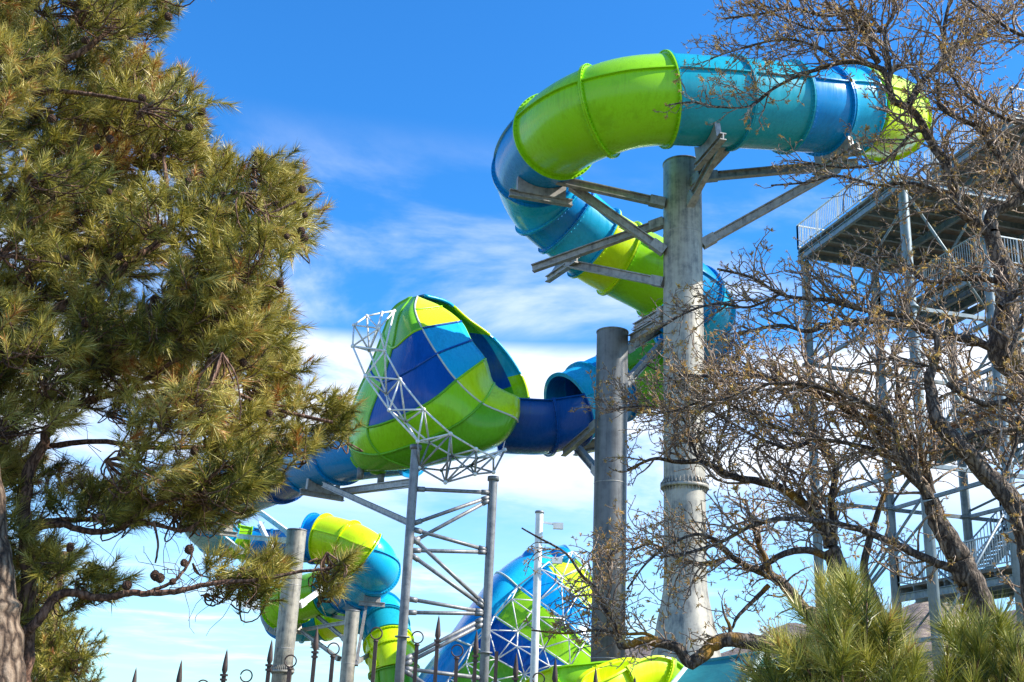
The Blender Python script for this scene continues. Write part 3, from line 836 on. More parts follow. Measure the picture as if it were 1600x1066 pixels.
# ------------------------------------------------------------------ teal canopies
def canopy(corners, apex, zlow, label):
    cs = [P(*c) for c in corners]; ap = P(*apex)
    c = sum(cs) / len(cs)
    root = empty('canopy', (c[0], c[1], 0), label, 'canopy')
    b = MB(); n = len(cs)
    # slightly sagging panels between the hips
    for i in range(n):
        a, d = cs[i], cs[(i + 1) % n]; K = 8; v = []; f = []
        for p in range(K + 1):
            for q in range(K + 1):
                s, t = p / K, q / K
                e = a + (d - a) * t
                pt = e + (ap - e) * s
                pt = pt - np.array([0, 0, .35 * math.sin(math.pi * t) * (1 - s) * (.3 + s)])
                v.append(pt)
        for p in range(K):
            for q in range(K): f.append((p * (K + 1) + q, p * (K + 1) + q + 1, (p + 1) * (K + 1) + q + 1, (p + 1) * (K + 1) + q))
        b.add(v, f)
    b.build('fabric_roof', CANOPY, root)
    b = MB()
    for k in cs: b.tube([k, k + (ap - k) * .98], .07, 6)
    b.build('hip_trim', TRIM, root)
    b = MB()
    for i in range(n):
        a, d = cs[i], cs[(i + 1) % n]
        dn = np.array([0, 0, -.3]); off = np.array([0, 0, -.02])
        b.add([a + off, d + off, d + dn, a + dn], [(0, 1, 2, 3)], 0, False)
    b.build('valance', CANOPY, root)
    for k in cs:
        b = MB(); b.lathe(k, [(.01, 0), (.06, 0), (.06, k[2] / 2), (.06, k[2] - .05)], 12); b.build('canopy_post', WHITE, root)
def ridge_canopy(cs, A_, B_, label):
    cs = [P(*c) for c in cs]; A_ = P(*A_); B_ = P(*B_)
    root = empty('canopy', (*(sum(cs) / 4)[:2], 0), label, 'canopy')
    b = MB()
    for q in ((cs[3], cs[0], A_, A_), (cs[0], cs[1], B_, A_), (cs[1], cs[2], B_, B_), (cs[2], cs[3], A_, B_)):
        K = 10; v = []; f = []
        for i in range(K + 1):
            for j in range(K + 1):
                u, t = i / K, j / K
                lo = q[0] + (q[1] - q[0]) * t; hi = q[3] + (q[2] - q[3]) * t
                v.append(lo + (hi - lo) * u - np.array([0, 0, .12 * math.sin(math.pi * t) * math.sin(math.pi * (u * .8 + .2))]))
        for i in range(K):
            for j in range(K): f.append((i * (K + 1) + j, i * (K + 1) + j + 1, (i + 1) * (K + 1) + j + 1, (i + 1) * (K + 1) + j))
        b.add(v, f)
    b.build('fabric_roof', CANOPY, root)
    for a, c in ((cs[0], A_), (cs[3], A_), (cs[1], B_), (cs[2], B_)):
        b = MB(); b.tube([a, c], .05, 6); b.build('hip_trim', TRIM, root)
    b = MB(); b.tube([A_, B_], .045, 6); b.build('ridge_trim', CANOPY, root)
    b = MB()
    for i in range(4):
        a, d = cs[i], cs[(i + 1) % 4]; dn = np.array([0, 0, -.3]); off = np.array([0, 0, -.02])
        b.add([a + off, d + off, d + dn, a + dn], [(0, 1, 2, 3)], 0, False)
    b.build('valance', CANOPY, root)
    for k in cs:
        b = MB(); b.lathe(k, [(.01, 0), (.06, 0), (.06, k[2] / 2), (.06, k[2] - .05)], 12); b.build('canopy_post', WHITE, root)
ridge_canopy([(1015, 1112, 20), (1150, 1112, 18), (1240, 1058, 21), (1070, 1060, 24)], (1078, 1037, 22), (1190, 1021, 20.5), 'teal fabric canopy with pale hip trim in front, below the mossy limb')
canopy([(960, 1090, 30), (1080, 1095, 27), (1130, 1060, 30), (1040, 1050, 34)], (1095, 1032, 30.5), 2, 'smaller teal canopy peak behind, left of the trimmed one')
canopy([(1180, 1060, 42), (1300, 1062, 40), (1330, 1040, 43), (1230, 1035, 46)], (1240, 1004, 43), 2, 'far teal canopy top showing beneath the brown hill')

# ------------------------------------------------------------------ wrought-iron fence
fe = empty('iron_fence', (*P(600, 1000, 6.8)[:2], 0), 'dark wrought iron fence of spear and ring topped pickets across the foreground', 'fence')
spears = [(143, 1062), (213, 1043), (284, 1031), (355, 1014), (425, 999), (496, 979), (686, 961), (745, 985), (807, 1020), (868, 1028), (931, 1042), (992, 1056)]
rings = [(318, 1062), (386, 1046), (455, 1023), (522, 1004), (589, 980), (653, 986), (715, 1007), (842, 1051)]
plain = [(776, 1018)]
def picket(px, py, kind):
    t = P(px, py, 6.8); b = MB(); z = t[2]; x, y = t[0], t[1]
    w = .021
    if kind == 0:
        b.beam((x, y, .05), (x, y, z - .15), w, w)
        b.box((x, y, z - .145), .038, .038, .012)
        b.lathe(t, [(.009, z - .138), (.017, z - .118), (.015, z - .09), (.010, z - .05), (.005, z - .018), (.0005, z)], 6)
        b.box((x, y, z - .17), .034, .034, .012)
    elif kind == 1:
        b.beam((x, y, .05), (x, y, z - .085), w, w)
        b.lathe(t, [(.012, z - .085), (.018, z - .08), (.012, z - .072)], 8)
        a = np.linspace(0, 2 * math.pi, 25)
        b.tube([(x + .033 * math.cos(q), y, z - .036 + .033 * math.sin(q)) for q in a], .0045, 6, caps=False)
    else:
        b.beam((x, y, .05), (x, y, z), w, w)
    o = b.build('picket', IRON, fe)
for a in spears: picket(*a, 0)
for a in rings: picket(*a, 1)
for a in plain: picket(*a, 2)
for z in (.25, 1.25):
    b = MB(); a = P(100, 1060, 6.83); c = P(1060, 1060, 6.83); b.beam((a[0], 6.83, z), (c[0], 6.83, z), .03, .045); b.build('rail', IRON, fe)
# short dark fence seen through the right hand saplings
f2 = empty('iron_fence', (*P(1330, 1040, 14)[:2], 0), 'short run of black railings glimpsed between the two pine saplings', 'fence')
for px in (1418, 1436, 1445, 1587):
    t = P(px, 1035 if px < 1500 else 975, 14); b = MB(); b.beam((t[0], t[1], 0.02), t, .05, .05); b.build('picket', IRON, f2)

# ------------------------------------------------------------------ bare trees
def fastmesh(name, verts, faces_n, faces, m, parent, var=None, smooth=False):
    me = bpy.data.meshes.new(name)
    v = verts - np.array(parent.location) if parent is not None else verts
    me.vertices.add(len(v)); me.vertices.foreach_set('co', v.astype(np.float32).ravel())
    nf = len(faces); me.loops.add(nf * faces_n); me.loops.foreach_set('vertex_index', faces.astype(np.int32).ravel())
    me.polygons.add(nf); me.polygons.foreach_set('loop_start', np.arange(0, nf * faces_n, faces_n, dtype=np.int32))
    me.polygons.foreach_set('use_smooth', np.full(nf, smooth))
    me.materials.append(m)
    me.update(calc_edges=True)
    if var is not None:
        at = me.attributes.new('var', 'FLOAT', 'POINT'); at.data.foreach_set('value', var.astype(np.float32))
    o = bpy.data.objects.new(name, me); COL.objects.link(o)
    if parent is not None: o.parent = parent
    return o
def tubes_mesh(name, lines, k, m, parent):
    VV = []; FF = []; n = 0
    ca = np.arange(k) * 2 * math.pi / k; cs, sn = np.cos(ca)[None, :, None], np.sin(ca)[None, :, None]
    for pts, rad in lines:
        L = len(pts)
        T = np.gradient(pts, axis=0); T /= np.linalg.norm(T, axis=1)[:, None] + 1e-12
        d = T.mean(0); ref = np.array([.3, .9, .2]) if abs(d[1]) < .6 * np.linalg.norm(d) else np.array([0, .1, 1.0])
        A_ = np.cross(T, ref); A_ /= np.linalg.norm(A_, axis=1)[:, None] + 1e-12
        B_ = np.cross(T, A_)
        VV.append((pts[:, None] + rad[:, None, None] * (cs * A_[:, None] + sn * B_[:, None])).reshape(-1, 3))
        i = np.arange(L - 1)[:, None]; j = np.arange(k)[None]; j2 = (j + 1) % k
        FF.append(np.stack([n + i * k + j, n + i * k + j2, n + (i + 1) * k + j2, n + (i + 1) * k + j], -1).reshape(-1, 4))
        n += L * k
    return fastmesh(name, np.concatenate(VV), 4, np.concatenate(FF), m, parent, smooth=True)

def env(px, py):
    """how thick the bare crowns grow toward a direction, as seen on site"""
    if py < 60: lim = 1055
    elif py < 230: lim = 1045 if py < 150 else 1010
    elif py < 350: lim = 1185
    elif py < 430: lim = 1120
    elif py < 560: lim = 985
    elif py < 760: lim = 890
    elif py < 830: lim = 930
    else: lim = 815
    return px > lim
class Tree:
    def __init__(s, seed, label, Y, moss=False):
        s.rs = np.random.default_rng(seed); s.limb = []; s.tw = []; s.tips = []; s.Y = Y; s.label = label; s.moss = moss
    def limb_px(s, pts, w0, w1, Y0=None, Y1=None, spawn=1.0, ls=1.0, bias=(0, 0, .25)):
        Y0 = Y0 or s.Y; Y1 = Y1 if Y1 is not None else Y0
        n = len(pts); ys = np.linspace(Y0, Y1, n)
        c = np.array([P(a, b, y) for (a, b), y in zip(pts, ys)])
        if not s.limb:
            g0 = c[0] + (c[0] - c[1]) * .15; c = np.vstack([[g0[0], g0[1], -.1], c]); w0 = w0 * 1.15
        C, _ = catmull(c, 5)
        ww = np.linspace(w0, w1, len(C)) / 2 / F * (Y0 * 1.0)
        jit = s.rs.normal(0, 1, (len(C) + 6, 3)); jit = sum(jit[q:q + len(C)] for q in range(7)) / 7
        s.rs_jit = jit * ww[:, None] * .5
        C = C + s.rs_jit
        ww = ww * (1 + s.rs.normal(0, .025, len(C)))
        s.limb.append((C, ww))
        if spawn > 0: s.sprout(C, ww, spawn, ls, 0, np.array(bias))
        return C
    def sprout(s, C, ww, dens, ls, level, bias):
        seg = np.linalg.norm(np.diff(C, axis=0), axis=1); L = np.concatenate([[0], np.cumsum(seg)]); tot = L[-1]
        gap = (.050, .078, .105, .1)[level] / dens
        d = s.rs.uniform(.3, 1) * gap + (0.08 * tot if level else 0)
        while d < tot:
            i = min(np.searchsorted(L, d) - 1, len(C) - 2); i = max(i, 0)
            p = C[i] + (C[i + 1] - C[i]) * ((d - L[i]) / max(seg[i], 1e-6))
            t = C[i + 1] - C[i]; t /= np.linalg.norm(t) + 1e-9
            q = s.rs.normal(0, 1, 3); q[1] *= .8; q -= t * (q @ t); q /= np.linalg.norm(q)
            dirv = t * s.rs.uniform(.25, 1.0) + q * .9 + bias
            dirv /= np.linalg.norm(dirv)
            frac = 1 - .45 * d / tot
            ln = ls * frac * s.rs.uniform(.45, 1.15) * (.85, .42, .2)[level]
            r = min(ww[i] * .6, ls * (.014, .0075, .0045)[level])
            s.grow(p, dirv, ln, max(r, .0037), level, bias)
            d += gap * s.rs.uniform(.5, 1.6)
    def grow(s, p, d, ln, r, level, bias):
        n = (12, 8, 5)[level]; st_ = ln / n; pts = [p]; kink = (.17, .20, .2)[level]
        curl = s.rs.normal(0, .10, 3)
        for i in range(n):
            d = d + s.rs.normal(0, kink, 3) + curl + bias * .16; d /= np.linalg.norm(d)
            pts.append(pts[-1] + d * st_)
        pts = np.array(pts); x, y = proj(pts[-1])
        if not env(x, y) or not env(*proj(pts[n // 2])):
            if s.rs.random() < .93: return
        rad = np.linspace(r, max(r * .45, .0028), len(pts))
        s.tw.append((pts, rad))
        if level < 2: s.sprout(pts, rad, 1.0, ln * (1.35 if level == 0 else 1.5) / (1, 1)[level], level + 1, bias)
        if level >= 1 or s.rs.random() < .5: s.tips.append((pts[-1], d))
    def build(s, tpl_n=2):
        base = s.limb[0][0][0]
        root = empty('bare_tree', (base[0], base[1], 0), s.label, 'tree')
        big = [l for l in s.limb[:1]]
        tubes_mesh('trunk', big, 14, MOSSB if s.moss else BARK, root)
        if len(s.limb) > 1:
            for l in s.limb[1:]: tubes_mesh('branch', [l], 12, MOSSB if s.moss else BARK, root)
        if s.tw: tubes_mesh('twigs', s.tw, 4, TWIG, root)
        if s.tips:
            T = [t for t in s.tips if s.rs.random() < .5]
            pos = np.array([t[0] for t in T]); dr = np.array([t[1] for t in T]); K = 12
            V_, Va = [], []
            n = len(pos); size = s.rs.uniform(.008, .02, n) * np.where(s.rs.random(n) < .2, 1.9, 1)
            for k in range(K):
                a = dr * .6 + s.rs.normal(0, .75, (n, 3)); a /= np.linalg.norm(a, axis=1)[:, None]
                b = np.cross(a, s.rs.normal(0, 1, (n, 3))); b /= np.linalg.norm(b, axis=1)[:, None]
                L = (size * s.rs.uniform(.8, 1.7, n))[:, None]; w = L * .16
                V_.append(np.stack([pos, pos + a * L * .6 + b * w, pos + a * L * 1.25, pos + a * L * .6 - b * w], 1).reshape(-1, 3))
                Va.append(np.repeat(s.rs.random(n), 4))
            V_ = np.concatenate(V_); fc = np.arange(len(V_)).reshape(-1, 4)
            fastmesh('buds', V_, 4, fc, BUD, root, np.concatenate(Va))
        print(s.label[:30], 'twigs', len(s.tw), 'tips', len(s.tips))

def grd(px, Y):   # pixel list entry for the ground end below a limb
    p = P(px, 1100, Y); return p
up_l = (-.25, 0, .3)
T1 = Tree(11, 'large dark bare tree leaning in from the right edge, thickest limb topmost', 10.5)
T1.limb_px([(1700, 1400), (1690, 1100), (1670, 800), (1640, 670), (1593, 592), (1570, 562), (1562, 525), (1569, 469), (1570, 427), (1557, 393), (1548, 362)], 62, 25, spawn=.25, ls=.6)
T1.limb_px([(1548, 362), (1553, 334), (1581, 317), (1615, 295), (1660, 270)], 23, 18, spawn=.6, ls=.9)
T1.limb_px([(1548, 362), (1520, 343), (1499, 325), (1480, 267), (1460, 231), (1443, 194), (1421, 169), (1396, 155), (1387, 132), (1381, 110), (1356, 99), (1313, 99), (1275, 109), (1245, 120), (1208, 139), (1174, 165)], 20, 4, spawn=.8, ls=1.0, bias=up_l)
T1.limb_px([(1387, 132), (1390, 104), (1382, 51), (1395, 20), (1402, -40)], 9, 5, spawn=1)
T1.limb_px([(1372, 98), (1358, 72), (1350, 50), (1337, 17), (1320, -20)], 11, 7, spawn=1, bias=up_l)
T1.limb_px([(1422, 165), (1446, 124), (1469, 101), (1480, 82), (1517, 62), (1545, 39), (1565, 25), (1605, -5)], 12, 6, spawn=1, bias=(.1, 0, .3))
T1.limb_px([(1478, 84), (1476, 60), (1477, 34), (1488, -10)], 9, 6, spawn=1)
T1.limb_px([(1337, 17), (1290, 25), (1240, 12), (1190, 22), (1130, 30)], 7, 3, spawn=1, bias=up_l)
T1.limb_px([(1313, 99), (1280, 75), (1230, 62), (1170, 72), (1110, 92)], 6, 3, spawn=1, bias=up_l)
T1.limb_px([(1382, 51), (1340, 45), (1290, 48), (1250, 40), (1180, 10)], 6, 3, spawn=1, bias=up_l)
T1.limb_px([(1208, 139), (1175, 165), (1130, 168), (1080, 160), (1040, 165)], 4, 2.5, spawn=.9, ls=.6, bias=up_l)
T1.limb_px([(1600, 300), (1576, 267), (1545, 225), (1522, 197), (1497, 186), (1469, 166), (1466, 124)], 12, 7, 10.2, spawn=1)
T1.limb_px([(1443, 205), (1425, 208), (1400, 235), (1372, 255), (1330, 262), (1285, 258), (1240, 250)], 7, 3, spawn=.8, ls=.8, bias=up_l)
T1.limb_px([(1499, 325), (1470, 300), (1420, 285), (1370, 290), (1310, 275), (1260, 285), (1205, 290)], 8, 3, 10.2, spawn=.8, ls=.75, bias=up_l)
T1.limb_px([(1555, 545), (1525, 534), (1474, 522), (1435, 511), (1398, 504), (1350, 502), (1300, 508), (1262, 517), (1220, 508), (1160, 520)], 15, 5, spawn=.9, ls=.9, bias=(-.15, 0, .2))
T1.limb_px([(1435, 511), (1412, 494), (1370, 488), (1334, 480), (1294, 469), (1260, 467), (1219, 460), (1174, 434), (1120, 420)], 10, 4, spawn=1, bias=up_l)
T1.limb_px([(1557, 438), (1519, 435), (1483, 438), (1446, 439), (1412, 412), (1385, 395), (1360, 376)], 11, 4, spawn=1, ls=.8)
T1.limb_px([(1219, 460), (1170, 480), (1120, 475), (1070, 490), (1020, 520)], 5, 3, spawn=1.1, ls=.9, bias=(-.3, 0, .1))
T1.limb_px([(1562, 480), (1590, 460), (1620, 430)], 12, 8, 10, spawn=1)
T1.limb_px([(1575, 560), (1598, 500), (1612, 440)], 9, 7, 10, spawn=1)
T1.limb_px([(1620, 200), (1580, 190), (1540, 170), (1500, 140), (1480, 90)], 9, 4, 9.8, spawn=1)
T1.limb_px([(1620, 60), (1585, 50), (1540, 20), (1500, -10)], 8, 4, 9.8, spawn=1)
T1.build()
T2 = Tree(12, 'forked bare tree with grooved trunk rising above the right pine sapling', 9.5)
T2.limb_px([(1590, 1300), (1560, 1050), (1530, 950), (1514, 898), (1497, 870), (1480, 845), (1463, 814), (1452, 780)], 48, 26, spawn=.3, ls=.5)
T2.limb_px([(1452, 780), (1438, 760), (1413, 732), (1396, 713), (1382, 693), (1356, 662), (1328, 642), (1300, 625), (1253, 604), (1211, 593), (1158, 584), (1110, 588), (1060, 585)], 19, 4, spawn=1, ls=1, bias=up_l)
T2.limb_px([(1457, 775), (1446, 735), (1427, 690), (1413, 659), (1404, 617), (1401, 585), (1392, 540)], 13, 5, spawn=.9, ls=.9)
T2.limb_px([(1440, 755), (1424, 727), (1407, 693), (1396, 670), (1382, 645), (1356, 631), (1322, 620), (1300, 611), (1240, 598), (1190, 602), (1140, 620), (1090, 640)], 13, 3, 9.2, spawn=1, bias=up_l)
T2.limb_px([(1494, 893), (1457, 879), (1421, 862), (1393, 848), (1356, 831), (1317, 820), (1295, 815), (1252, 811), (1214, 812), (1168, 826), (1128, 847), (1080, 863), (1030, 870)], 14, 4, spawn=.8, ls=.8, bias=(-.2, 0, .1))
T2.limb_px([(1396, 713), (1360, 700), (1310, 690), (1260, 682), (1210, 665), (1160, 640), (1110, 625), (1060, 640), (1010, 650)], 7, 3, spawn=1, bias=up_l)
T2.limb_px([(1128, 847), (1090, 835), (1050, 850), (1010, 880), (980, 920)], 5, 3, spawn=1.2, ls=.7, bias=(-.2, 0, .1))
T2.build()
T3 = Tree(13, 'bare tree whose sinuous trunk climbs from the lower right corner', 9.0)
T3.limb_px([(1660, 1350), (1625, 1050), (1612, 900), (1600, 831), (1587, 797), (1562, 758), (1531, 729), (1497, 698), (1474, 676), (1458, 653), (1457, 617), (1453, 595), (1460, 570), (1466, 539), (1458, 522)], 40, 10, spawn=.6, ls=.7)
T3.limb_px([(1650, 640), (1600, 626), (1570, 628), (1536, 631), (1502, 617), (1478, 600)], 13, 7, spawn=1)
T3.limb_px([(1650, 655), (1598, 668), (1553, 673), (1519, 682), (1497, 695)], 9, 8, spawn=1, ls=.8)
T3.limb_px([(1502, 617), (1480, 580), (1440, 570), (1400, 560), (1340, 570)], 6, 3, spawn=1.1)
T3.limb_px([(1562, 758), (1585, 700), (1592, 650), (1610, 600)], 6, 4, spawn=1)
T3.build()
T4 = Tree(14, 'bare tree with leftward arching limbs growing behind the left pine sapling', 10.8, True)
T4.limb_px([(1345, 1250), (1335, 1050), (1322, 930), (1308, 887), (1298, 855)], 44, 26, spawn=.2, ls=.5)
T4.limb_px([(1298, 855), (1290, 830), (1268, 800), (1239, 776), (1211, 759), (1180, 750), (1146, 745), (1113, 728), (1093, 722), (1056, 722), (1023, 717), (980, 735)], 19, 4, spawn=.9, ls=1, bias=(-.1, 0, .4))
T4.limb_px([(1303, 860), (1300, 808), (1298, 779), (1305, 737), (1298, 715), (1276, 680), (1253, 646), (1220, 610), (1197, 590), (1150, 560)], 14, 4, spawn=1, bias=up_l)
T4.limb_px([(1093, 722), (1080, 690), (1068, 655), (1040, 640), (1000, 635), (950, 640)], 5, 2.5, spawn=1.1, bias=up_l)
T4.limb_px([(1113, 728), (1125, 690), (1140, 640), (1138, 590), (1160, 540)], 5, 2.5, spawn=1)
T4.limb_px([(1276, 680), (1240, 700), (1200, 690), (1150, 665), (1110, 640), (1060, 600), (1010, 570)], 6, 2.5, spawn=1, bias=up_l)
T4.limb_px([(1376, 1250), (1378, 984), (1367, 938), (1351, 892), (1359, 837), (1375, 790), (1392, 750)], 20, 6, spawn=.4, ls=.6)
T4.limb_px([(1308, 887), (1289, 868), (1262, 859), (1225, 863), (1201, 878), (1187, 893)], 13, 8, spawn=.6, ls=.7)
T4.build()
T5 = Tree(15, 'small slanting bare tree between the flared pillar base and the left sapling', 11.5, True)
T5.limb_px([(1340, 1250), (1300, 1040), (1270, 973), (1252, 949), (1230, 922), (1211, 906), (1187, 893), (1168, 885), (1144, 869), (1110, 845)], 26, 6, spawn=.7, ls=.9, bias=(-.2, 0, .3))
T5.limb_px([(1203, 900), (1200, 885), (1195, 868), (1185, 850), (1175, 820), (1165, 780)], 12, 4, spawn=1)
T5.limb_px([(1201, 914), (1174, 941), (1152, 965), (1139, 989), (1110, 1010)], 8, 2, spawn=.6, ls=.5)
T5.limb_px([(1144, 869), (1100, 880), (1060, 870), (1020, 850), (985, 860)], 6, 3, spawn=1.3, bias=(-.3, 0, .2))
T5.build()
T6 = Tree(16, 'low bare tree with mossy horizontal limb and crooked left branch', 10.0, True)
T6.limb_px([(1420, 1300), (1360, 1120), (1300, 1052), (1250, 1020), (1205, 1010), (1160, 1001), (1120, 1002), (1095, 1022), (1077, 1034), (1057, 1012), (1032, 1005), (1005, 1000), (985, 1008), (968, 1012)], 30, 9, spawn=.8, ls=.6, bias=(-.2, 0, 0))
T6.limb_px([(968, 1012), (960, 980), (942, 947), (930, 920), (910, 900), (885, 865), (845, 842), (815, 825)], 8, 2.5, spawn=1.3, ls=.8, bias=(-.1, 0, .2))
T6.limb_px([(1032, 1003), (1010, 990), (975, 990), (930, 985), (880, 990), (830, 985)], 6, 2.5, spawn=1.2, ls=.6, bias=(-.3, 0, .1))
T6.limb_px([(942, 947), (955, 915), (950, 880), (965, 850)], 4, 2.5, spawn=1.4, ls=.7)
T6.limb_px([(1139, 1000), (1140, 980), (1132, 962), (1128, 940)], 8, 2, spawn=.5, ls=.4)
T6.build()

# ------------------------------------------------------------------ pines
def shoot_template(rs, n, L, nl, w, spread=(25, 62)):
    """a shoot along +Z: returns (verts (n*3,3), var (n*3))"""
    z = rs.uniform(.15, 1, n) ** .8 * L; a = rs.uniform(0, 2 * math.pi, n); th = np.radians(rs.uniform(*spread, n) * (1.15 - .5 * z / L))
    d = np.stack([np.sin(th) * np.cos(a), np.sin(th) * np.sin(a), np.cos(th)], 1)
    ln = nl * rs.uniform(.65, 1.1, n)
    b = np.cross(d, rs.normal(0, 1, (n, 3))); b /= np.linalg.norm(b, axis=1)[:, None]
    base = np.stack([0 * z, 0 * z, z], 1)
    mid = base + d * ln[:, None]
    v = np.stack([base + b * w / 2, base - b * w / 2, mid], 1)
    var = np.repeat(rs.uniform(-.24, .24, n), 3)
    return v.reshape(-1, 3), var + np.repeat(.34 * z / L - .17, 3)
def place_shoots(pos, dirs, scale, base_var, rs, nt=6, n=80, L=.3, nl=.13, w=.005, droop=.0):
    tpl = [shoot_template(rs, n, L, nl, w) for _ in range(nt)]
    VV = []; Va = []; st_ = []
    which = rs.integers(0, nt, len(pos))
    for t in range(nt):
        ix = np.where(which == t)[0]
        if not len(ix): continue
        v, va = tpl[t]
        d = dirs[ix]; d = d / np.linalg.norm(d, axis=1)[:, None]
        r = rs.normal(0, 1, d.shape); x = np.cross(d, r); x /= np.linalg.norm(x, axis=1)[:, None]; y = np.cross(d, x)
        W_ = pos[ix][:, None] + scale[ix][:, None, None] * (v[None, :, 0:1] * x[:, None] + v[None, :, 1:2] * y[:, None] + v[None, :, 2:3] * d[:, None])
        if droop:
            rr = np.linalg.norm(v[:, :2], axis=1)
            W_[:, :, 2] -= droop * rr[None] * scale[ix][:, None]
        VV.append(W_.reshape(-1, 3)); Va.append((base_var[ix][:, None] + va[None]).ravel())
    return np.concatenate(VV), np.clip(np.concatenate(Va), 0, 1)
def inpoly(x, y, poly):
    poly = np.asarray(poly, float); n = len(poly); c = np.zeros(len(x), bool); j = n - 1
    for i in range(n):
        xi, yi = poly[i]; xj, yj = poly[j]
        k = ((yi > y) != (yj > y)) & (x < (xj - xi) * (y - yi) / (yj - yi + 1e-9) + xi)
        c ^= k; j = i
    return c

rs = np.random.default_rng(5)
def boughs(poly, n, Yr, rs, xr=(-60, 620), yr=(-60, 1080)):
    """bough centres inside the crown volume"""
    out = []
    while len(out) < n:
        x = rs.uniform(*xr, 400); y = rs.uniform(*yr, 400)
        k = inpoly(x, y, poly)
        for a, b in zip(x[k], y[k]): out.append((a, b, rs.uniform(*Yr)))
    return out[:n]
crown = [(-80, -80), (330, -80), (300, -5), (268, 28), (240, 50), (222, 75), (240, 95), (285, 112), (318, 140), (318, 175), (348, 222), (355, 255), (385, 262), (412, 256), (432, 275), (458, 252), (472, 275), (490, 320), (478, 362), (462, 388), (432, 405),
         (420, 425), (430, 460), (448, 500), (455, 545), (485, 552), (497, 580), (470, 612), (500, 640), (575, 648), (580, 668), (540, 690), (500, 705), (490, 728), (450, 742), (415, 775), (395, 812), (355, 818), (320, 790), (270, 800), (210, 785), (150, 775), (110, 745), (210, 730), (225, 690), (120, 680), (60, 700), (20, 760), (-80, 800)]
pine = empty('pine_tree', (*P(-30, 1000, 9.5)[:2], 0), 'big sunlit pine filling the left side, thick furrowed trunk at the left edge', 'tree')
# trunk
def tline(pts, w0, w1, Y, jit=.1, Y1=None):
    ys = np.linspace(Y, Y1 or Y, len(pts))
    c = np.array([P(a, b, y) for (a, b), y in zip(pts, ys)]); C, _ = catmull(c, 6)
    w = np.linspace(w0, w1, len(C)) / 2 / F * Y
    return C + rs.normal(0, 1, C.shape) * w[:, None] * jit, w * (1 + rs.normal(0, .04, len(C)))
tubes_mesh('trunk', [tline([(-30, 1500), (-12, 1200), (-6, 1066), (-12, 980), (-18, 900), (-30, 780), (-40, 600), (-45, 400), (-50, 150), (-60, -100)], 96, 45, 8.6, .03)], 40, PBARK, pine)
limbs = [([(-20, 1420), (5, 1260), (25, 1120), (38, 1030), (42, 960), (45, 880), (38, 800), (45, 740), (70, 690), (90, 640)], 34, 14, 9.2),
         ([(37, 990), (57, 972), (75, 947), (92, 929), (121, 927), (161, 934), (201, 927), (244, 927), (287, 922), (330, 912), (400, 906), (460, 895), (515, 888)], 17, 4, 9.0),
         ([(43, 840), (66, 822), (100, 820), (144, 832), (187, 826), (212, 815), (244, 820), (287, 829), (312, 815)], 13, 5, 9.2),
         ([(45, 818), (90, 813), (140, 812), (200, 812), (240, 795), (290, 760), (340, 740)], 10, 4, 9.4),
         ([(-30, 175), (0, 148), (39, 131), (79, 105), (131, 79), (180, 40)], 22, 8, 9.0),
         ([(-30, 180), (0, 164), (66, 144), (108, 144), (160, 150), (220, 160)], 13, 5, 8.9),
         ([(-30, 560), (60, 500), (150, 450), (200, 417), (220, 400), (249, 377), (266, 348), (262, 300), (255, 240)], 22, 6, 9.3),
         ([(249, 377), (300, 370), (384, 354), (430, 331), (463, 315)], 9, 4, 9.2),
         ([(-20, 420), (40, 360), (90, 300), (120, 230), (140, 180)], 14, 5, 9.2),
         ([(90, 640), (200, 610), (320, 600), (430, 640), (520, 660)], 12, 5, 9.3),
         ([(60, 700), (150, 690), (250, 700), (350, 700), (440, 720)], 10, 4, 9.4),
         ([(200, 610), (280, 560), (360, 520), (430, 500)], 8, 4, 9.3),
         ([(187, 826), (240, 790), (300, 775), (360, 760)], 8, 4, 9.1),
         ([(240, 815), (247, 850), (243, 880)], 4, 3, 9.0),
         ([(235, 925), (275, 905), (297, 875), (300, 850)], 6, 3, 9.0)]
for l in limbs: tubes_mesh('branch', [tline(*l, .12)], 12, PLIMB, pine)
# boughs with secondary twigs + shoots
SP, SD, SS, SV = [], [], [], []
tw = []
def add_bough(cx, cy, Y, rs, rad=.36, ns=27, hang=0.0, var0=None, sc=(.75, 1.15), edge=None):
    c = P(cx, cy, Y); out = np.array([.55, -.25, .15]) + rs.normal(0, .35, 3)
    out /= np.linalg.norm(out)
    root = c - out * rad * 1.1
    L = []
    v0 = rs.normal(.48, .19) if var0 is None else var0
    for k in range(ns):
        q = rs.normal(0, 1, 3); q /= np.linalg.norm(q); q *= rad * rs.uniform(.2, 1) ** .5; q[2] *= .7
        p = c + q
        d = q / rad * .7 + out * .5 + np.array([0, 0, .45]) + rs.normal(0, .3, 3); d /= np.linalg.norm(d)
        p0 = p - d * .2
        SP.append(p0); SD.append(d); SS.append(rs.uniform(*sc)); SV.append(v0 + rs.normal(0, .10) + (.5 if rs.random() < .02 else 0))
        if rs.random() < .6:
            m = (root + p0) / 2 + rs.normal(0, .05, 3)
            pts, _ = catmull(np.array([root, m, p0, p0 + d * .22]), 3); tw.append((pts, np.linspace(.009, .004, len(pts))))
GAP = [(20, 670), (335, 660), (350, 765), (180, 775), (20, 805)]
for cx, cy, Y in boughs(crown, 250, (8.5, 12.2), rs):
    if not inpoly(np.array([cx + 26]), np.array([cy]), crown)[0] or not inpoly(np.array([cx + 10]), np.array([cy + 24]), crown)[0]: continue
    if inpoly(np.array([cx]), np.array([cy]), GAP)[0] and rs.random() < .8: continue
    add_bough(cx, cy, Y, rs)
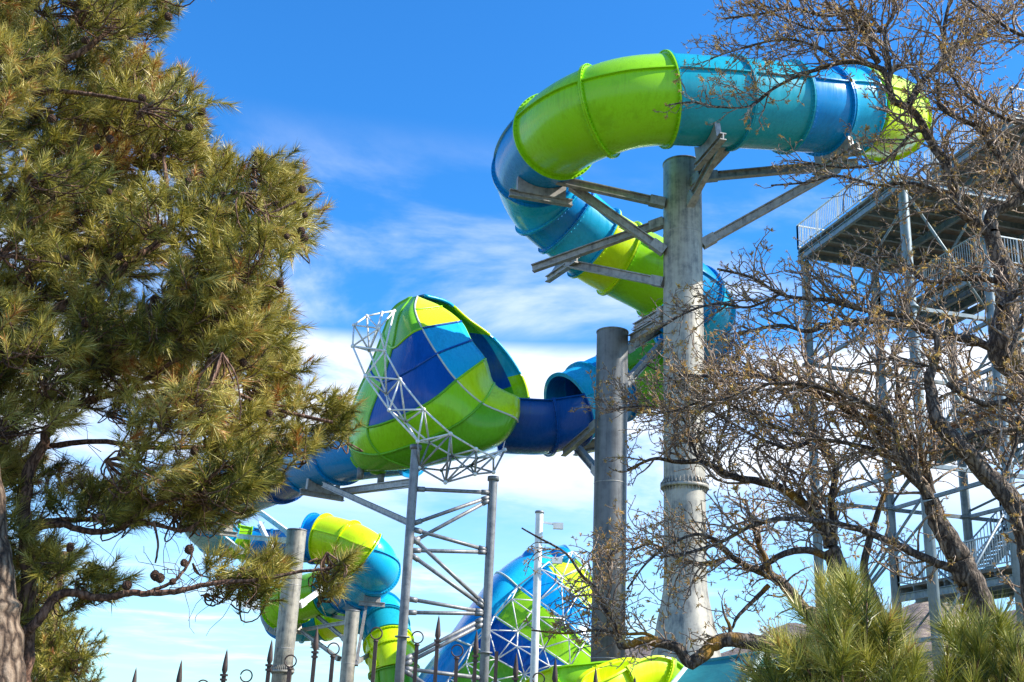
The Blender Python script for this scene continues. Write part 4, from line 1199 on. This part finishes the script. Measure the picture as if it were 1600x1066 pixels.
# edge boughs so the outline is broken by single shoots
ec = np.array(crown[2:43], float)
for a, b_ in zip(ec[:-1], ec[1:]):
    n = max(1, int(np.linalg.norm(b_ - a) / 22))
    for k in range(n):
        p = a + (b_ - a) * (k + rs.random()) / n
        add_bough(p[0] - 24 - rs.uniform(0, 14), p[1] - (14 if p[1] > 640 else 0), rs.uniform(9, 10.5), rs, .20, 9)
# sparse foliage patches along the lower limb and hanging from the middle limb
for (x0, x1, y0, y1, n, v) in ((-50, 48, 690, 900, 22, .4), (-40, 30, 880, 1000, 6, .35), (300, 545, 865, 915, 10, .42), (330, 420, 855, 945, 6, .35), (120, 190, 885, 935, 5, .35), (60, 130, 840, 900, 5, .4), (180, 400, 735, 800, 20, .38), (90, 250, 770, 800, 5, .3)):
    for _ in range(n): add_bough(rs.uniform(x0, x1), rs.uniform(y0, y1), rs.uniform(8.8, 9.8), rs, .18, 8, var0=v)
SP, SD, SS, SV = map(np.array, (SP, SD, SS, SV))
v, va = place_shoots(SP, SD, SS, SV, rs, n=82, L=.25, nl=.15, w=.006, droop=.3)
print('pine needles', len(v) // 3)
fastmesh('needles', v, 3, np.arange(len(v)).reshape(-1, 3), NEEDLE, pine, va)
tubes_mesh('twigs', tw, 5, PLIMB, pine)
# bare hanging twigs under the crown
hl = []
for _ in range(170):
    x, y = rs.choice([0, 1]), 0
    px = rs.uniform(40, 340); py = rs.uniform(690, 830) if rs.random() < .65 else rs.uniform(890, 925)
    if py > 880: px = rs.uniform(230, 420)
    p = P(px, py, rs.uniform(8.8, 9.8)); d = rs.normal(0, 1, 3) + np.array([.4, 0, -.1 if py < 850 else .5]); pts = [p]
    for i in range(7):
        d = d / np.linalg.norm(d) + rs.normal(0, .3, 3); pts.append(pts[-1] + d / np.linalg.norm(d) * .07)
    hl.append((np.array(pts), np.linspace(.0035, .002, 8)))
tubes_mesh('dead_twigs', hl, 4, PLIMB, pine)
# cones
cone_px = [(109, 848), (114, 852), (243, 891), (248, 896), (205, 912), (294, 852), (287, 874), (266, 907), (318, 168), (299, 196), (218, 148), (472, 293), (478, 332), (473, 355), (478, 366), (446, 368), (400, 287), (366, 297), (438, 437), (155, 226), (172, 212), (60, 275), (170, 295), (298, 280), (100, 400), (250, 650), (190, 395), (55, 560), (330, 450), (10, 300), (240, 240), (130, 500), (380, 560), (350, 300), (85, 180), (20, 80), (140, 60), (260, 20), (420, 640), (300, 700)]
for px, py in cone_px:
    c = P(px, py, 8.75); b = MB(); ax = np.array([rs.normal(0, .5), rs.normal(0, .3), -1 + rs.normal(0, .3)]); ax /= np.linalg.norm(ax)
    ln = rs.uniform(.055, .085); pts = [c + ax * t * ln for t in np.linspace(0, 1, 12)]
    rad = [ln * .42 * math.sin(math.pi * (t * .9 + .08)) ** .75 * (1 + .16 * (i % 2)) for i, t in enumerate(np.linspace(0, 1, 12))]
    b.tube(pts, rad, 10, smooth=False); b.build('pine_cone', CONE, pine)

# second, darker pine behind at lower left
p2n = empty('pine_tree', (*P(70, 1100, 16)[:2], 0), 'smaller dark pine low at left, behind the furrowed trunk', 'tree')
SP, SD, SS, SV = [], [], [], []; tw = []
poly2 = [(30, 840), (75, 850), (100, 900), (140, 915), (110, 950), (60, 960), (90, 990), (150, 975), (165, 1010), (155, 1066), (150, 1150), (-20, 1150), (-20, 840)]
for cx, cy, Y in boughs(poly2, 60, (15, 17.5), rs, (-40, 200), (820, 1160)): add_bough(cx, cy, Y, rs, .38, 20, var0=.32 if cy > 940 else .45)
SP, SD, SS, SV = map(np.array, (SP, SD, SS, SV))
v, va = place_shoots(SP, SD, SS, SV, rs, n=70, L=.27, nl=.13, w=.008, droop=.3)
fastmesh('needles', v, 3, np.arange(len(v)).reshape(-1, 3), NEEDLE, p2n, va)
tubes_mesh('twigs', tw, 5, PLIMB, p2n)
q = P(60, 1100, 16.3); tubes_mesh('trunk', [(np.array([(q[0], q[1], z) for z in np.linspace(0, P(60, 860, 16.3)[2], 12)]), np.linspace(.16, .04, 12))], 12, PLIMB, p2n)

# pine saplings bottom right
def sapling(outline, Y, seed, label, nb):
    r2 = np.random.default_rng(seed)
    cx = np.mean([a for a, b in outline]); base = P(cx, 1066, Y)
    root = empty('pine_sapling', (base[0], base[1], 0), label, 'tree')
    pos, dr, sc, vr = [], [], [], []; tl = []
    xs_ = [a for a, b in outline]; ys_ = [b for a, b in outline]
    cnt = 0
    while cnt < nb:
        x = r2.uniform(min(xs_), max(xs_)); y = r2.uniform(min(ys_), 1180)
        top = np.interp(x, xs_, ys_)
        if y < top + 44: continue
        Yq = Y + r2.uniform(-.55, .7)
        p = P(x, y, Yq)
        d = np.array([(x - cx) / 180 * .8, r2.normal(0, .35) - .25, 1.0]) + r2.normal(0, .28, 3); d /= np.linalg.norm(d)
        pos.append(p - d * .1); dr.append(d); sc.append(r2.uniform(.8, 1.2)); vr.append(r2.normal(.40, .17)); cnt += 1
        m = np.array([base[0] + (p[0] - base[0]) * .5, base[1] + (p[1] - base[1]) * .5, p[2] - .35])
        if r2.random() < .4:
            pts, _ = catmull(np.array([m, (m + p) / 2 + r2.normal(0, .03, 3), p - d * .05, p + d * .2]), 3); tl.append((pts, np.linspace(.008, .004, len(pts))))
    pos, dr, sc, vr = map(np.array, (pos, dr, sc, vr))
    v, va = place_shoots(pos, dr, sc, vr, r2, n=105, L=.24, nl=.175, w=.0052)
    fastmesh('needles', v, 3, np.arange(len(v)).reshape(-1, 3), NEEDLEB, root, va)
    tubes_mesh('twigs', tl, 5, PLIMB, root)
    tubes_mesh('trunk', [(np.array([(base[0], base[1], z) for z in np.linspace(0, base[2] + .25, 8)]), np.linspace(.05, .02, 8))], 10, PLIMB, root)
sapling([(1180, 1060), (1195, 1020), (1225, 1000), (1255, 990), (1268, 940), (1290, 905), (1318, 880), (1340, 900), (1370, 925), (1382, 965), (1405, 975), (1425, 1000), (1432, 1040), (1436, 1090)], 6.6, 31, 'long needled pine sapling low at centre right, with the taller pointed top', 230)
sapling([(1462, 1110), (1474, 1050), (1488, 975), (1505, 940), (1530, 945), (1560, 960), (1590, 985), (1640, 1000), (1700, 1030)], 7.2, 32, 'rounded pine sapling in the lower right corner', 190)

# ------------------------------------------------------------------ world and sun
SUN_EL, SUN_AZ = R_(40), R_(97)      # azimuth clockwise from +Y (view direction)
sd = np.array([math.cos(SUN_EL) * math.sin(SUN_AZ), math.cos(SUN_EL) * math.cos(SUN_AZ), math.sin(SUN_EL)])
sun = bpy.data.lights.new('sun', 'SUN'); sun.energy = 5.0; sun.angle = R_(.55); sun.color = (1, .92, .78)
so = bpy.data.objects.new('sun', sun); COL.objects.link(so)
so.rotation_euler = Vector(-sd).to_track_quat('-Z', 'Y').to_euler()
w = bpy.data.worlds.new("World"); S.world = w; w.use_nodes = True; nt = w.node_tree
bg = nt.nodes['Background']
sky = N(nt, 'ShaderNodeTexSky', sky_type='NISHITA'); sky.sun_disc = False; sky.sun_elevation = SUN_EL; sky.sun_rotation = SUN_AZ
sky.air_density = 1.0; sky.dust_density = .4; sky.ozone_density = 3.0
hs = N(nt, 'ShaderNodeHueSaturation'); hs.inputs['Saturation'].default_value = 1.2; hs.inputs['Value'].default_value = 1.0
nt.links.new(sky.outputs[0], hs.inputs['Color'])
tc = N(nt, 'ShaderNodeTexCoord'); sp = N(nt, 'ShaderNodeSeparateXYZ'); nt.links.new(tc.outputs['Generated'], sp.inputs[0])
# cloud layer: direction projected on a flat ceiling, so clouds foreshorten towards the horizon
def math_(op, a, b=None, c=None):
    n = N(nt, 'ShaderNodeMath', operation=op)
    for i, x in enumerate((a, b, c)):
        if x is None: continue
        if isinstance(x, (int, float)): n.inputs[i].default_value = x
        else: nt.links.new(x, n.inputs[i])
    return n.outputs[0]
zc = math_('MAXIMUM', sp.outputs[2], .02); zz = math_('ADD', zc, .06)
cx = math_('DIVIDE', sp.outputs[0], zz); cy = math_('DIVIDE', sp.outputs[1], zz)
cb = N(nt, 'ShaderNodeCombineXYZ'); nt.links.new(cx, cb.inputs[0]); nt.links.new(cy, cb.inputs[1])
n1 = N(nt, 'ShaderNodeTexNoise', i_Scale=1.3, i_Detail=9.0, i_Roughness=.58, i_Distortion=.4); nt.links.new(cb.outputs[0], n1.inputs['Vector'])
el = sp.outputs[2]     # sine of elevation
def band(lo, hi, soft_lo, soft_hi):
    a = N(nt, 'ShaderNodeMapRange', interpolation_type='SMOOTHSTEP'); nt.links.new(el, a.inputs[0]); a.inputs[1].default_value = lo; a.inputs[2].default_value = lo + soft_lo
    b = N(nt, 'ShaderNodeMapRange', interpolation_type='SMOOTHSTEP'); nt.links.new(el, b.inputs[0]); b.inputs[1].default_value = hi; b.inputs[2].default_value = hi - soft_hi if soft_hi else hi
    return math_('MULTIPLY', a.outputs[0], b.outputs[0])
b1 = band(.12, .332, .13, .022)       # main bank: sharp upper rim
b2 = band(.315, .50, .03, .09)         # wisps above
b3 = band(.02, .16, .05, .05)         # thin low streaks
c1_ = N(nt, 'ShaderNodeMapRange', interpolation_type='SMOOTHSTEP'); nt.links.new(n1.outputs[0], c1_.inputs[0]); c1_.inputs[1].default_value = .27; c1_.inputs[2].default_value = .58
c2_ = N(nt, 'ShaderNodeMapRange', interpolation_type='SMOOTHSTEP'); nt.links.new(n1.outputs[0], c2_.inputs[0]); c2_.inputs[1].default_value = .43; c2_.inputs[2].default_value = .72
mask = math_('MAXIMUM', math_('MULTIPLY', b1, c1_.outputs[0]), math_('MULTIPLY', math_('MULTIPLY', b2, c2_.outputs[0]), .8))
mask = math_('MAXIMUM', mask, math_('MULTIPLY', b3, math_('MULTIPLY', c2_.outputs[0], .9)))
hz = N(nt, 'ShaderNodeMapRange', interpolation_type='SMOOTHSTEP'); nt.links.new(el, hz.inputs[0]); hz.inputs[1].default_value = .36; hz.inputs[2].default_value = .02; hz.inputs[3].default_value = 0; hz.inputs[4].default_value = .30
mask = math_('MAXIMUM', mask, math_('ADD', hz.outputs[0], math_('MULTIPLY', mask, .5)))
mask = math_('MINIMUM', mask, .92)
mx = N(nt, 'ShaderNodeMix', data_type='RGBA'); nt.links.new(mask, mx.inputs[0]); tint = N(nt, 'ShaderNodeMix', data_type='RGBA', blend_type='MULTIPLY'); tint.inputs[0].default_value = 1; tint.inputs[7].default_value = (.48, 1.10, 1.46, 1)
nt.links.new(hs.outputs[0], tint.inputs[6]); nt.links.new(tint.outputs[2], mx.inputs[6]); mx.inputs[7].default_value = (6.6, 6.9, 7.5, 1)
nt.links.new(mx.outputs[2], bg.inputs[0]); bg.inputs[1].default_value = .108
S.view_settings.view_transform = 'Standard'; S.view_settings.look = 'None'; S.view_settings.exposure = .92; S.view_settings.gamma = 1
S.render.engine = 'CYCLES'
